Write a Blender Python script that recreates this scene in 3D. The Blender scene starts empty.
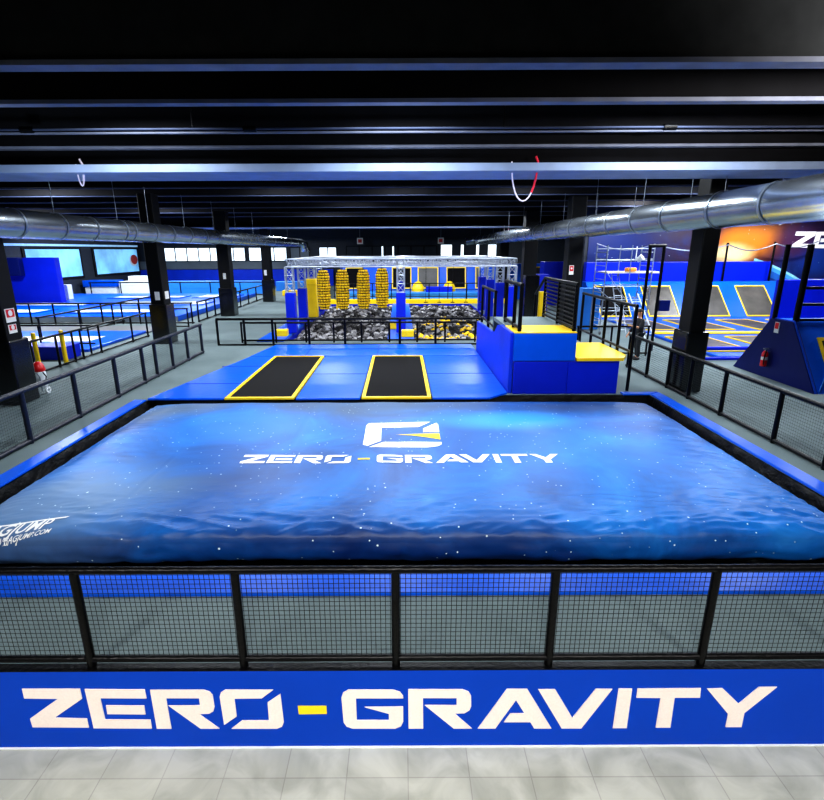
import bpy, bmesh, math, random
from mathutils import Vector, Matrix, noise
random.seed(7)
PI = math.pi
scene = bpy.context.scene
COL = scene.collection
R = math.radians

# ------------------------------------------------------------------ materials
def principled(name):
    m = bpy.data.materials.new(name); m.use_nodes = True
    nt = m.node_tree
    return m, nt, nt.nodes['Principled BSDF']

def lin(c):
    return tuple((x / 12.92 if x <= 0.04045 else ((x + 0.055) / 1.055) ** 2.4) for x in c)

def mat(name, rgb, rough=0.5, metal=0.0, var=0.12, nscale=4.0, bump=0.0, bscale=30.0, emit=0.0, coat=0.0, spec=0.5):
    """rgb given as display values 0..255; a soft noise varies the tone"""
    m, nt, b = principled(name)
    c = lin([v / 255 for v in rgb])
    b.inputs['Roughness'].default_value = rough
    b.inputs['Metallic'].default_value = metal
    b.inputs['Coat Weight'].default_value = coat
    b.inputs['Coat Roughness'].default_value = 0.15
    b.inputs['Specular IOR Level'].default_value = spec
    tc = nt.nodes.new('ShaderNodeTexCoord')
    n = nt.nodes.new('ShaderNodeTexNoise'); n.inputs['Scale'].default_value = nscale; n.inputs['Detail'].default_value = 4
    nt.links.new(tc.outputs['Object'], n.inputs['Vector'])
    r = nt.nodes.new('ShaderNodeValToRGB')
    r.color_ramp.elements[0].color = (*[x * (1 - var) for x in c], 1)
    r.color_ramp.elements[1].color = (*[min(1, x * (1 + var)) for x in c], 1)
    r.color_ramp.elements[0].position = .3; r.color_ramp.elements[1].position = .7
    nt.links.new(n.outputs['Fac'], r.inputs['Fac'])
    nt.links.new(r.outputs['Color'], b.inputs['Base Color'])
    if bump:
        n2 = nt.nodes.new('ShaderNodeTexNoise'); n2.inputs['Scale'].default_value = bscale; n2.inputs['Detail'].default_value = 3
        nt.links.new(tc.outputs['Object'], n2.inputs['Vector'])
        bp = nt.nodes.new('ShaderNodeBump'); bp.inputs['Strength'].default_value = bump; bp.inputs['Distance'].default_value = .05
        nt.links.new(n2.outputs['Fac'], bp.inputs['Height']); nt.links.new(bp.outputs['Normal'], b.inputs['Normal'])
    if emit:
        nt.links.new(r.outputs['Color'], b.inputs['Emission Color'])
        b.inputs['Emission Strength'].default_value = emit
    return m

M = {}
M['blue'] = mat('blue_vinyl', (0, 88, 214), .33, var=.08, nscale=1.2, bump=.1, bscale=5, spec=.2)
M['blue_deep'] = mat('deep_blue_vinyl', (0, 32, 190), .42, var=.1, nscale=1, bump=.1, bscale=4, spec=.3)
M['blue_navy'] = mat('navy_vinyl', (2, 18, 92), .5, var=.1, nscale=1, bump=.1, bscale=4, spec=.25)
M['blue_light'] = mat('light_blue_vinyl', (40, 130, 225), .4, var=.1, nscale=1)
M['blue_sign'] = mat('sign_blue', (0, 64, 178), .6, var=.05, nscale=1, spec=.15)
M['letter_white'] = mat('letter_vinyl_white', (236, 224, 216), .7, var=.04, nscale=60)
M['print_white'] = mat('print_white', (245, 248, 250), .6, var=.03)
M['yellow'] = mat('yellow_vinyl', (250, 208, 8), .4, var=.08, nscale=2)
M['print_yellow'] = mat('print_yellow', (250, 215, 10), .5, var=.04)
M['mat_black'] = mat('trampoline_bed_black', (15, 14, 16), .85, var=.25, nscale=60, spec=.12)
M['mat_grey'] = mat('trampoline_bed_grey', (62, 60, 59), .4, var=.5, nscale=1.2)
M['mat_glare'] = mat('bed_glare', (205, 212, 218), .4, var=.15, nscale=1.2)  # pale tone paints the glare on the left hall's trampoline beds
M['black'] = mat('black_foam_tube', (4, 4, 6), .36, var=.3, nscale=8, bump=.2, bscale=18, spec=.2)
M['navy_tube'] = mat('dark_navy_tube', (18, 24, 42), .42, var=.25, nscale=6, bump=.2, bscale=18)
M['net'] = mat('net_cord', (12, 14, 17), .8, var=.1)
M['pillar'] = mat('pillar_dark_paint', (3, 4, 6), .55, var=.25, nscale=2, spec=.25)
M['pillar_pad'] = mat('pillar_pad_vinyl', (11, 12, 15), .22, var=.2, nscale=3, coat=.4)
M['ceiling'] = mat('ceiling_black', (6, 6, 10), .9, var=.3, nscale=2)
M['web'] = mat('beam_web_shaded', (13, 13, 17), .85, var=.25, spec=.2, nscale=3)  # pale beams coloured near black here, their unlit shade painted in
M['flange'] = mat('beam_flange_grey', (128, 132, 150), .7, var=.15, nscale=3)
M['main_beam'] = mat('main_beam_grey', (140, 156, 186), .65, var=.12, nscale=2)
M['alu'] = mat('aluminium', (176, 184, 198), .4, metal=.7, var=.08)
M['steel'] = mat('scaffold_steel', (150, 160, 172), .4, metal=.8, var=.1)
M['white'] = mat('white_panel', (228, 234, 238), .5, var=.06)
M['red'] = mat('red_gloss', (208, 22, 24), .3, var=.08)
M['red_foam'] = mat('red_foam', (200, 62, 58), .8, var=.1)
M['sticker'] = mat('sticker_white', (226, 226, 222), .5, var=.05)
M['lining'] = mat('pit_lining_black', (4, 4, 5), .5, var=.3, nscale=6, bump=.4, bscale=14, spec=.25)
M['foam_light'] = mat('foam_light_grey', (158, 156, 158), .9, var=.08)
M['foam_mid'] = mat('foam_mid_grey', (96, 93, 96), .9, var=.1)
M['foam_dark'] = mat('foam_dark_grey', (30, 28, 29), .9, var=.1)
M['foam_yellow'] = mat('foam_yellow', (255, 206, 18), .7, var=.1, nscale=12)
M['rubber'] = mat('rubber_grey', (90, 92, 96), .6)
M['skin'] = mat('skin', (206, 148, 112), .55, var=.06)
M['hoodie'] = mat('black_cloth', (20, 22, 27), .85, var=.2, nscale=12)
M['trousers'] = mat('charcoal_cloth', (30, 34, 38), .85, var=.2, nscale=12)
M['hair'] = mat('dark_hair', (36, 26, 20), .7)
M['shoe'] = mat('dark_shoe', (24, 24, 26), .6)
M['eye'] = mat('eye_dark', (25, 20, 18), .3)
M['lip'] = mat('lip', (165, 92, 82), .5)
M['wood'] = mat('scaffold_board', (226, 216, 196), .6, var=.1)
M['cable_white'] = mat('cable_white', (235, 225, 240), .5, emit=.25)  # slight glow added so the thin cable stands out, no lamp
M['cable_red'] = mat('cable_red', (230, 40, 70), .5, emit=.25)  # same added glow on the red end
M['window'] = mat('frosted_window_glow', (225, 240, 255), .3, var=.06, nscale=.7, emit=1.5)
M['window_blue'] = mat('poster_blue_glow', (110, 172, 225), .4, var=.5, nscale=.35, emit=.75)
M['dark_wall'] = mat('dark_wall_paint', (32, 40, 52), .7, var=.15)
M['grey_wall'] = mat('grey_wall_paint', (96, 106, 116), .7, var=.2, nscale=.6)
M['strip'] = mat('pale_strip', (150, 195, 235), .4, emit=.5)

def carpet_mat():
    m, nt, b = principled('carpet_grey_green')
    tc = nt.nodes.new('ShaderNodeTexCoord')
    n = nt.nodes.new('ShaderNodeTexNoise'); n.inputs['Scale'].default_value = .5; n.inputs['Detail'].default_value = 6
    n2 = nt.nodes.new('ShaderNodeTexNoise'); n2.inputs['Scale'].default_value = 90
    mx = nt.nodes.new('ShaderNodeMix'); mx.data_type = 'FLOAT'; mx.inputs[0].default_value = .4
    nt.links.new(tc.outputs['Object'], n.inputs['Vector']); nt.links.new(tc.outputs['Object'], n2.inputs['Vector'])
    nt.links.new(n.outputs['Fac'], mx.inputs[2]); nt.links.new(n2.outputs['Fac'], mx.inputs[3])
    r = nt.nodes.new('ShaderNodeValToRGB')
    r.color_ramp.elements[0].position = .3; r.color_ramp.elements[1].position = .7
    r.color_ramp.elements[0].color = (*lin((.31, .37, .38)), 1)
    r.color_ramp.elements[1].color = (*lin((.43, .49, .50)), 1)
    nt.links.new(mx.outputs[0], r.inputs['Fac']); nt.links.new(r.outputs['Color'], b.inputs['Base Color'])
    b.inputs['Roughness'].default_value = .85
    return m
M['carpet'] = carpet_mat()

def tile_mat():
    m, nt, b = principled('stone_tiles')
    tc = nt.nodes.new('ShaderNodeTexCoord')
    br = nt.nodes.new('ShaderNodeTexBrick')
    br.offset = 0.0; br.squash = 1.0
    br.inputs['Scale'].default_value = 1.0
    br.inputs['Brick Width'].default_value = .58; br.inputs['Row Height'].default_value = .58
    br.inputs['Mortar Size'].default_value = .006; br.inputs['Mortar Smooth'].default_value = .3
    br.inputs['Color1'].default_value = (*lin((.775, .785, .735)), 1)
    br.inputs['Color2'].default_value = (*lin((.73, .74, .70)), 1)
    br.inputs['Mortar'].default_value = (*lin((.66, .66, .63)), 1)
    mp = nt.nodes.new('ShaderNodeMapping'); mp.inputs['Location'].default_value = (-.05, -.25, 0)
    nt.links.new(tc.outputs['Object'], mp.inputs['Vector']); nt.links.new(mp.outputs['Vector'], br.inputs['Vector'])
    n = nt.nodes.new('ShaderNodeTexNoise'); n.inputs['Scale'].default_value = 2.2; n.inputs['Detail'].default_value = 7; n.inputs['Distortion'].default_value = .8
    nt.links.new(tc.outputs['Object'], n.inputs['Vector'])
    r = nt.nodes.new('ShaderNodeValToRGB')
    r.color_ramp.elements[0].position = .3; r.color_ramp.elements[1].position = .65
    r.color_ramp.elements[0].color = (.55, .56, .54, 1); r.color_ramp.elements[1].color = (1, 1, 1, 1)
    nt.links.new(n.outputs['Fac'], r.inputs['Fac'])
    mx = nt.nodes.new('ShaderNodeMix'); mx.data_type = 'RGBA'; mx.blend_type = 'MULTIPLY'; mx.inputs[0].default_value = .8
    nt.links.new(br.outputs['Color'], mx.inputs[6]); nt.links.new(r.outputs['Color'], mx.inputs[7])
    nt.links.new(mx.outputs[2], b.inputs['Base Color'])
    b.inputs['Roughness'].default_value = .45
    return m
M['tile'] = tile_mat()

def duct_mat():
    m, nt, b = principled('galvanised_duct')
    tc = nt.nodes.new('ShaderNodeTexCoord')
    n = nt.nodes.new('ShaderNodeTexNoise'); n.inputs['Scale'].default_value = 1.1; n.inputs['Detail'].default_value = 3
    nt.links.new(tc.outputs['Object'], n.inputs['Vector'])
    r = nt.nodes.new('ShaderNodeValToRGB')
    r.color_ramp.elements[0].color = (*lin((.62, .66, .70)), 1); r.color_ramp.elements[1].color = (*lin((.86, .9, .94)), 1)
    nt.links.new(n.outputs['Fac'], r.inputs['Fac']); nt.links.new(r.outputs['Color'], b.inputs['Base Color'])
    b.inputs['Metallic'].default_value = .95; b.inputs['Roughness'].default_value = .26
    return m
M['duct'] = duct_mat()

def space_mat(name, stops, scale, star_scale, star_size, rough=.4, blobs=(), star_amt=1.0):
    """printed night-sky cloth: noise clouds through a colour ramp, soft printed blobs, voronoi stars"""
    m, nt, b = principled(name)
    N, Lk = nt.nodes.new, nt.links.new
    tc = N('ShaderNodeTexCoord')
    n = N('ShaderNodeTexNoise'); n.inputs['Scale'].default_value = scale; n.inputs['Detail'].default_value = 7; n.inputs['Roughness'].default_value = .6; n.inputs['Distortion'].default_value = .6
    Lk(tc.outputs['Object'], n.inputs['Vector'])
    r = N('ShaderNodeValToRGB')
    els = r.color_ramp.elements
    while len(els) < len(stops): els.new(.5)
    for e, (p_, c_) in zip(els, stops):
        e.position = p_; e.color = (*lin([v / 255 for v in c_]), 1)
    Lk(n.outputs['Fac'], r.inputs['Fac'])
    col = r.outputs['Color']
    for (x, y, z, rad, stretch, rgb, amt) in blobs:
        mp = N('ShaderNodeMapping'); mp.vector_type = 'TEXTURE'
        mp.inputs['Location'].default_value = (x, y, z); mp.inputs['Scale'].default_value = tuple(rad * s for s in stretch)
        Lk(tc.outputs['Object'], mp.inputs['Vector'])
        ln = N('ShaderNodeVectorMath'); ln.operation = 'LENGTH'; Lk(mp.outputs['Vector'], ln.inputs[0])
        nz = N('ShaderNodeMath'); nz.operation = 'MULTIPLY_ADD'; nz.inputs[1].default_value = .9; Lk(n.outputs['Fac'], nz.inputs[0]); Lk(ln.outputs['Value'], nz.inputs[2])
        mr = N('ShaderNodeMapRange'); mr.interpolation_type = 'SMOOTHSTEP'
        mr.inputs['From Min'].default_value = 1.55; mr.inputs['From Max'].default_value = .7
        mr.inputs['To Min'].default_value = 0; mr.inputs['To Max'].default_value = amt
        Lk(nz.outputs[0], mr.inputs['Value'])
        mx = N('ShaderNodeMix'); mx.data_type = 'RGBA'; Lk(mr.outputs['Result'], mx.inputs[0])
        Lk(col, mx.inputs[6]); mx.inputs[7].default_value = (*lin([v / 255 for v in rgb]), 1)
        col = mx.outputs[2]
    for sc_, sz in ((star_scale, star_size * .66), (star_scale * 1.7, star_size), (star_scale * 3.1, star_size * 1.45)):
        v = N('ShaderNodeTexVoronoi'); v.inputs['Scale'].default_value = sc_; Lk(tc.outputs['Object'], v.inputs['Vector'])
        lt = N('ShaderNodeMapRange'); lt.inputs['From Min'].default_value = sz; lt.inputs['From Max'].default_value = sz * .5
        lt.inputs['To Min'].default_value = 0; lt.inputs['To Max'].default_value = 1
        Lk(v.outputs['Distance'], lt.inputs['Value'])
        sp = N('ShaderNodeSeparateColor'); Lk(v.outputs['Color'], sp.inputs[0])
        gt = N('ShaderNodeMath'); gt.operation = 'GREATER_THAN'; gt.inputs[1].default_value = .45; Lk(sp.outputs[0], gt.inputs[0])
        ml = N('ShaderNodeMath'); ml.operation = 'MULTIPLY'; Lk(lt.outputs['Result'], ml.inputs[0]); Lk(gt.outputs[0], ml.inputs[1])
        m2 = N('ShaderNodeMath'); m2.operation = 'MULTIPLY'; m2.inputs[1].default_value = star_amt; Lk(ml.outputs[0], m2.inputs[0])
        mx = N('ShaderNodeMix'); mx.data_type = 'RGBA'; Lk(m2.outputs[0], mx.inputs[0]); Lk(col, mx.inputs[6]); mx.inputs[7].default_value = (.72, .9, 1, 1)
        col = mx.outputs[2]
    Lk(col, b.inputs['Base Color'])
    b.inputs['Roughness'].default_value = rough; b.inputs['Specular IOR Level'].default_value = .4
    return m, nt, b

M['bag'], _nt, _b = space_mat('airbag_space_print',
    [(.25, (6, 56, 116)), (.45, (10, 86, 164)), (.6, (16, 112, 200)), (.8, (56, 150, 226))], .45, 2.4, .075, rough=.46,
    blobs=[(-.8, 3.0, 0, 2.4, (1.5, .7, 3), (66, 90, 116), .8), (4.8, 2.9, 0, 2.0, (1.2, .6, 3), (34, 62, 104), .85),
           (-3.4, 1.4, 0, 1.6, (1.3, .8, 3), (18, 112, 214), .8), (2.4, 1.6, 0, 1.6, (1.2, .5, 3), (40, 150, 240), .9),
           (3.4, -.2, 0, 2.4, (1.3, .7, 3), (22, 112, 204), .6), (-5.6, 3.0, 0, 1.5, (1, 1, 3), (96, 116, 134), .7),
           (-5.4, -2.2, 0, 1.9, (1.2, 1, 3), (112, 146, 182), .7), (0, -3.5, 0, 1.0, (11, .55, 3), (4, 30, 88), .95)])  # last blob: navy print with the front face's shade painted in
M['mural'], _nt, _b = space_mat('space_mural_print',
    [(.25, (8, 8, 30)), (.45, (34, 16, 52)), (.62, (14, 34, 92)), (.85, (40, 80, 160))], .35, 1.4, .06, rough=.5,
    blobs=[(-6.5, 0, 1.9, 3.2, (1.3, 1, .9), (6, 34, 100), .97), (2.3, 0, 2.5, 3.2, (1.1, 1, .7), (96, 40, 18), .95), (1.9, 0, 2.4, 2.3, (1.0, 1, .62), (226, 132, 24), .95),
           (1.1, 0, 1.7, 1.5, (1.2, 1, .5), (255, 226, 160), 1.0), (6.6, 0, 1.3, 2.0, (1, 1, .7), (20, 60, 150), .85),
           (5.0, 0, 2.4, 1.4, (1.2, 1, .9), (60, 24, 66), .8)])

# ------------------------------------------------------------------ mesh builder
class MB:
    def __init__(s): s.v, s.f, s.mi, s.sm, s.cur, s.smooth = [], [], [], [], 0, False
    def add(s, vs, fs, smooth=None):
        b = len(s.v); s.v += [tuple(x) for x in vs]
        for f in fs:
            s.f.append([b + i for i in f]); s.mi.append(s.cur); s.sm.append(s.smooth if smooth is None else smooth)
        return s
    def box(s, x0, x1, y0, y1, z0, z1, bevel=0.0):
        if bevel:
            bm = bmesh.new()
            bmesh.ops.create_cube(bm, size=1)
            for v in bm.verts:
                v.co = Vector((x0 + (v.co.x + .5) * (x1 - x0), y0 + (v.co.y + .5) * (y1 - y0), z0 + (v.co.z + .5) * (z1 - z0)))
            bmesh.ops.bevel(bm, geom=bm.edges[:], offset=bevel, segments=2, affect='EDGES', profile=.5)
            s.bm(bm); return s
        vs = [(x, y, z) for z in (z0, z1) for y in (y0, y1) for x in (x0, x1)]
        return s.add(vs, [(0, 2, 3, 1), (4, 5, 7, 6), (0, 1, 5, 4), (2, 6, 7, 3), (0, 4, 6, 2), (1, 3, 7, 5)])
    def bm(s, bm, smooth=None):
        bm.verts.index_update()
        s.add([v.co.copy() for v in bm.verts], [[v.index for v in f.verts] for f in bm.faces], smooth); bm.free(); return s
    def obox(s, c, size, M3, bevel=0.0):
        m = MB().box(-size[0] / 2, size[0] / 2, -size[1] / 2, size[1] / 2, -size[2] / 2, size[2] / 2, bevel)
        return s.add([M3 @ Vector(v) + Vector(c) for v in m.v], m.f)
    def tube(s, p0, p1, r, n=8, r1=None, caps=True, smooth=True):
        p0, p1 = Vector(p0), Vector(p1); d = (p1 - p0)
        if d.length < 1e-6: return s
        d.normalize(); a = d.orthogonal().normalized(); b = d.cross(a)
        r1 = r if r1 is None else r1
        vs = []
        for p, rr in ((p0, r), (p1, r1)):
            for k in range(n):
                t = 2 * PI * k / n; vs.append(p + (a * math.cos(t) + b * math.sin(t)) * rr)
        s.add(vs, [(k, (k + 1) % n, n + (k + 1) % n, n + k) for k in range(n)], smooth)
        if caps: s.add(vs, [tuple(range(n - 1, -1, -1)), tuple(range(n, 2 * n))], False)
        return s
    def path(s, pts, r, n=8):
        """one continuous round tube through pts"""
        pts = [Vector(q) for q in pts]; rings = []
        up = None
        for i, q in enumerate(pts):
            d = (pts[min(i + 1, len(pts) - 1)] - pts[max(i - 1, 0)]).normalized()
            if up is None: up = d.orthogonal().normalized()
            up = (up - d * up.dot(d)).normalized(); w = d.cross(up)
            rings.append([q + (up * math.cos(2 * PI * k / n) + w * math.sin(2 * PI * k / n)) * r for k in range(n)])
        vs = [v for rg in rings for v in rg]; fs = []
        for i in range(len(pts) - 1):
            fs += [(i * n + k, i * n + (k + 1) % n, (i + 1) * n + (k + 1) % n, (i + 1) * n + k) for k in range(n)]
        s.add(vs, fs, True); s.add(vs, [tuple(range(n - 1, -1, -1)), tuple(range((len(pts) - 1) * n, len(pts) * n))], False)
        return s
    def prism(s, poly, axis, a, b):
        """poly: 2-D outline; axis 'z': (x,y) extruded z a->b; 'y': (x,z); 'x': (y,z)"""
        mk = {'z': lambda q, t: (q[0], q[1], t), 'y': lambda q, t: (q[0], t, q[1]), 'x': lambda q, t: (t, q[0], q[1])}[axis]
        bm = bmesh.new()
        lo = [bm.verts.new(mk(q, a)) for q in poly]; hi = [bm.verts.new(mk(q, b)) for q in poly]
        f1 = bm.faces.new(lo); f2 = bm.faces.new(hi[::-1])
        bm.normal_update()
        n = len(poly)
        for i in range(n): bm.faces.new((lo[i], hi[i], hi[(i + 1) % n], lo[(i + 1) % n]))
        bm.normal_update(); bmesh.ops.triangulate(bm, faces=[f1, f2], ngon_method='EAR_CLIP')
        bmesh.ops.recalc_face_normals(bm, faces=bm.faces[:])
        return s.bm(bm, False)
    def lathe(s, prof, n=16, c=(0, 0, 0)):
        vs = []; k = len(prof)
        for i in range(n):
            t = 2 * PI * i / n
            vs += [(c[0] + r * math.cos(t), c[1] + r * math.sin(t), c[2] + z) for r, z in prof]
        fs = [(i * k + j, ((i + 1) % n) * k + j, ((i + 1) % n) * k + j + 1, i * k + j + 1) for i in range(n) for j in range(k - 1)]
        s.add(vs, fs, True); return s
    def ell(s, c, r, n=12, m=8, M3=None):
        vs = []
        for j in range(m + 1):
            ph = PI * j / m
            for i in range(n):
                t = 2 * PI * i / n
                q = Vector((r[0] * math.sin(ph) * math.cos(t), r[1] * math.sin(ph) * math.sin(t), r[2] * math.cos(ph)))
                vs.append((M3 @ q if M3 else q) + Vector(c))
        fs = [(j * n + i, (j + 1) * n + i, (j + 1) * n + (i + 1) % n, j * n + (i + 1) % n) for j in range(m) for i in range(n)]
        return s.add(vs, fs, True)
    def disc(s, c, r, axis, n=20):
        c = Vector(c); a, b = ((Vector((0, 1, 0)), Vector((0, 0, 1))) if axis == 'x' else (Vector((1, 0, 0)), Vector((0, 0, 1))))
        return s.add([c + (a * math.cos(2 * PI * k / n) * (r if not isinstance(r, tuple) else r[0]) + b * math.sin(2 * PI * k / n) * (r if not isinstance(r, tuple) else r[1])) for k in range(n)], [tuple(range(n))], False)
    def build(s, name, mats, parent=None, label=None):
        if not isinstance(mats, (list, tuple)): mats = [mats]
        off = Vector((0, 0, 0))
        q = parent
        while q is not None: off += q.location; q = q.parent
        me = bpy.data.meshes.new(name)
        me.from_pydata([Vector(v) - off for v in s.v], [], s.f)
        for m in mats: me.materials.append(m)
        me.polygons.foreach_set('material_index', s.mi)
        me.polygons.foreach_set('use_smooth', s.sm)
        me.update()
        o = bpy.data.objects.new(name, me); COL.objects.link(o)
        if parent is not None: o.parent = parent
        if label: o['label'] = label
        return o

def thing(name, label, cat, loc=(0, 0, 0), group=None):
    o = bpy.data.objects.new(name, None); COL.objects.link(o)
    o.location = loc; o.empty_display_size = .2
    o['label'] = label; o['category'] = cat
    if group: o['group'] = group
    return o
def tag(o, label, cat, group=None, kind=None):
    o['label'] = label; o['category'] = cat
    if group: o['group'] = group
    if kind: o['kind'] = kind
    return o
def struct(o):
    o['kind'] = 'structure'; return o
def dup(root, loc, label=None, rotz=None, group=None):
    r = root.copy(); COL.objects.link(r); r.location = loc
    if rotz is not None: r.rotation_euler = (0, 0, rotz)
    if label: r['label'] = label
    if group: r['group'] = group
    for ch in list(root.children):
        c = ch.copy(); COL.objects.link(c); c.parent = r
        for g in ch.children:
            d = g.copy(); COL.objects.link(d); d.parent = c
    return r
# ------------------------------------------------------------------ room shell
def rects_minus(x0, x1, y0, y1, holes):
    xs = sorted({x0, x1, *[h[0] for h in holes], *[h[1] for h in holes]}); ys = sorted({y0, y1, *[h[2] for h in holes], *[h[3] for h in holes]})
    for a, b in zip(xs, xs[1:]):
        for c, d in zip(ys, ys[1:]):
            mx, my = (a + b) / 2, (c + d) / 2
            if not any(h[0] < mx < h[1] and h[2] < my < h[3] for h in holes): yield a, b, c, d
m = MB()
for a, b, c, d in rects_minus(-29, 27, 4.07, 60, [(-6.8, 6.8, 5.55, 13.8), (-5.1, 5.1, 22.95, 39)]):
    m.add([(a, c, 0), (b, c, 0), (b, d, 0), (a, d, 0)], [(0, 1, 2, 3)])
struct(m.build('floor', M['carpet']))
m = MB().box(-29, 27, -7, 4.06, -1.1, -.93); struct(m.build('floor_tiled', M['tile']))
m = MB().box(-29, 27, 4.085, 4.14, -1.1, -.001); struct(m.build('wall_platform', M['dark_wall']))
m = MB().box(-29, 27, -7, 60.2, 7.0, 7.2); struct(m.build('ceiling', M['ceiling']))
m = MB().box(-29.2, -29, -7, 60.2, -1.1, 7); struct(m.build('wall_left', M['dark_wall']))
m = MB().box(27, 27.2, -7, 60.2, -1.1, 7); struct(m.build('wall_right', M['dark_wall']))
m = MB().box(-29, 27, -7.2, -7, -1.1, 7); struct(m.build('wall_front', M['dark_wall']))
m = MB().box(-29, 27, 60, 60.2, -1.1, 7); struct(m.build('wall_back', M['dark_wall']))
m = MB().box(-29, -8.2, 59.9, 60, 1.85, 2.7); struct(m.build('trim_1', M['grey_wall']))
m = MB().box(11.2, 27, 33.05, 33.25, 0, 7); struct(m.build('wall_partition', M['dark_wall']))

# ceiling beams
M['flange_far'] = mat('beam_flange_dim', (62, 70, 92), .8, var=.15, nscale=3, spec=.2)  # far flanges: darker copy, their dimmer light put into the colour
M['web_grey'] = mat('beam_web_grey', (46, 48, 50), .8, var=.2, nscale=3, spec=.2)  # front beam's web, with less shade painted in where its lamp falls
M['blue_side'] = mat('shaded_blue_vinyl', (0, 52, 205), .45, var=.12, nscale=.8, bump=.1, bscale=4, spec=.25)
def purlin(y, z, w, depth, mw=None):
    t = MB()
    t.box(-29, 27, y - w * .22, y + w * .22, z + .06, 7.0)
    o = t.build('beam', mw or M['web']); struct(o)
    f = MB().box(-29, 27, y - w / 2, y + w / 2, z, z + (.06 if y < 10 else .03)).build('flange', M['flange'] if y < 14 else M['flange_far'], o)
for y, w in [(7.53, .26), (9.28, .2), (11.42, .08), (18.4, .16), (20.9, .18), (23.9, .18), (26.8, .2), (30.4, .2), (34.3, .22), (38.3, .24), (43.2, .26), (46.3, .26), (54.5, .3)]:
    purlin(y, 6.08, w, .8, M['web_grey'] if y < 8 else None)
for y0, y1, z in [(11.57, 13.0, 5.4), (40.3, 41.9, 5.4)]:
    o = MB().box(-29, 27, y0 + .55, y1 - .4, z + .15, 7).build('beam', M['web']); struct(o); MB().box(-29, 27, y0, y1, z, z + (.15 if y0 < 20 else .08)).build('flange', M['main_beam'], o)
o = struct(MB().box(-29, 27, 11.8, 11.95, 5.93, 7).build('beam', M['web'])); MB().box(-29, 27, 11.78, 11.97, 5.88, 5.93).build('flange', M['flange'], o)
# sprinkler pipe under the roof
t = thing('ceiling_pipe', 'thin dark pipe with couplings running across under the ceiling beams', 'pipe', (0, 11.1, 6.2))
MB().tube((-29, 11.1, 6.1), (27, 11.1, 6.1), .022).build('pipe', M['flange_far'], t)
for x in (-7.2, -2.9, 5.2, 8.6): MB().tube((x - .12, 11.1, 6.1), (x + .12, 11.1, 6.1), .06).build('coupling', M['black'], t)
for x in (-12, -4, 2, 9): MB().tube((x, 11.1, 6.1), (x, 11.1, 7), .015, 6).build('hanger', M['black'], t)

# pillars
def pillar(x0, x1, y0, y1):
    o = MB().box(x0, x1, y0, y1, 0, 5.38 if y0 > 40 else 6.05, .03).build('pillar', M['pillar']); struct(o); return o
PILL = [(-10.42, -9.92, 13.05, 13.62), (-10.52, -9.95, 22.2, 22.88), (-10.9, -10.2, 32.0, 32.7), (-10.6, -9.95, 41, 41.7),
        (7.82, 8.26, 14.08, 14.68), (7.42, 8.06, 23.9, 24.6), (7.5, 8.3, 32.8, 33.5), (7.6, 8.3, 41.5, 42.2)]
for q in PILL: pillar(*q)
padlab = ['glossy black pad wrapped round the foot of the nearest pillar on the left', 'black pad round the foot of the second left pillar, by the end of the railing',
          'black pad on the third left pillar, with a yellow edge showing', 'black pad round the farthest left pillar beside the truss',
          'glossy black pad round the pillar behind the right railing, reflecting brown']
for q, l in zip(PILL[:5], padlab):
    e = .08
    o = MB().box(q[0] - e, q[1] + e, q[2] - e, q[3] + e, 0.0, 1.68, .04).build('pillar_pad', M['pillar_pad']); tag(o, l, 'pad', 'pads round the pillar feet')
# signs on pillars
def plate(name, x0, x1, y, z0, z1, label, cat, red=True, ring=True):
    t = thing(name, label, cat, ((x0 + x1) / 2, y, z0))
    MB().box(x0, x1, y - .012, y, z0, z1).build('backing', M['sticker'], t)
    if red:
        w = x1 - x0; h = z1 - z0
        MB().box(x0 + w * .1, x1 - w * .1, y - .016, y - .012, z0 + h * .38, z1 - h * .06).build('red_field', M['red'], t)
        MB().disc(((x0 + x1) / 2, y - .018, z0 + h * .68), w * .22, 'y').build('symbol', M['sticker'], t)
    return t
def side_plate(x, y0, y1, z0, z1, label, red=True):
    t = thing('safety_sign', label, 'sign', (x, (y0 + y1) / 2, z0)); h = z1 - z0; w = y1 - y0
    MB().box(x, x + .012, y0, y1, z0, z1).build('backing', M['sticker'], t)
    if red:
        MB().box(x + .012, x + .016, y0 + w * .1, y1 - w * .1, z0 + h * .36, z1 - h * .06).build('red_field', M['red'], t)
        MB().disc((x + .018, (y0 + y1) / 2, z0 + h * .66), w * .22, 'x').build('symbol', M['sticker'], t)
side_plate(-9.92, 13.14, 13.48, 2.12, 2.46, 'red and white hydrant sign, upper of two on the nearest left pillar')
side_plate(-9.92, 13.16, 13.44, 1.84, 2.06, 'small red extinguisher sign, lower of two on the nearest left pillar')
side_plate(-9.95, 22.35, 22.7, 1.88, 2.2, 'small white notice on the inner face of the second left pillar', False)
plate('safety_sign', -10.3, -10.1, 22.19, 1.85, 2.2, 'small white notice on the second left pillar above its pad', 'sign', red=False)
plate('safety_sign', -10.62, -10.45, 31.99, 2.2, 2.55, 'small white notice on the third left pillar', 'sign', red=False)
plate('safety_sign', -10.45, -10.25, 40.99, 2.0, 2.4, 'small white notice on the farthest left pillar', 'sign', red=False)
plate('safety_sign', 7.5, 7.7, 23.89, 2.75, 3.15, 'small white and red notice on the pillar behind the jump platform', 'sign')
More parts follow.
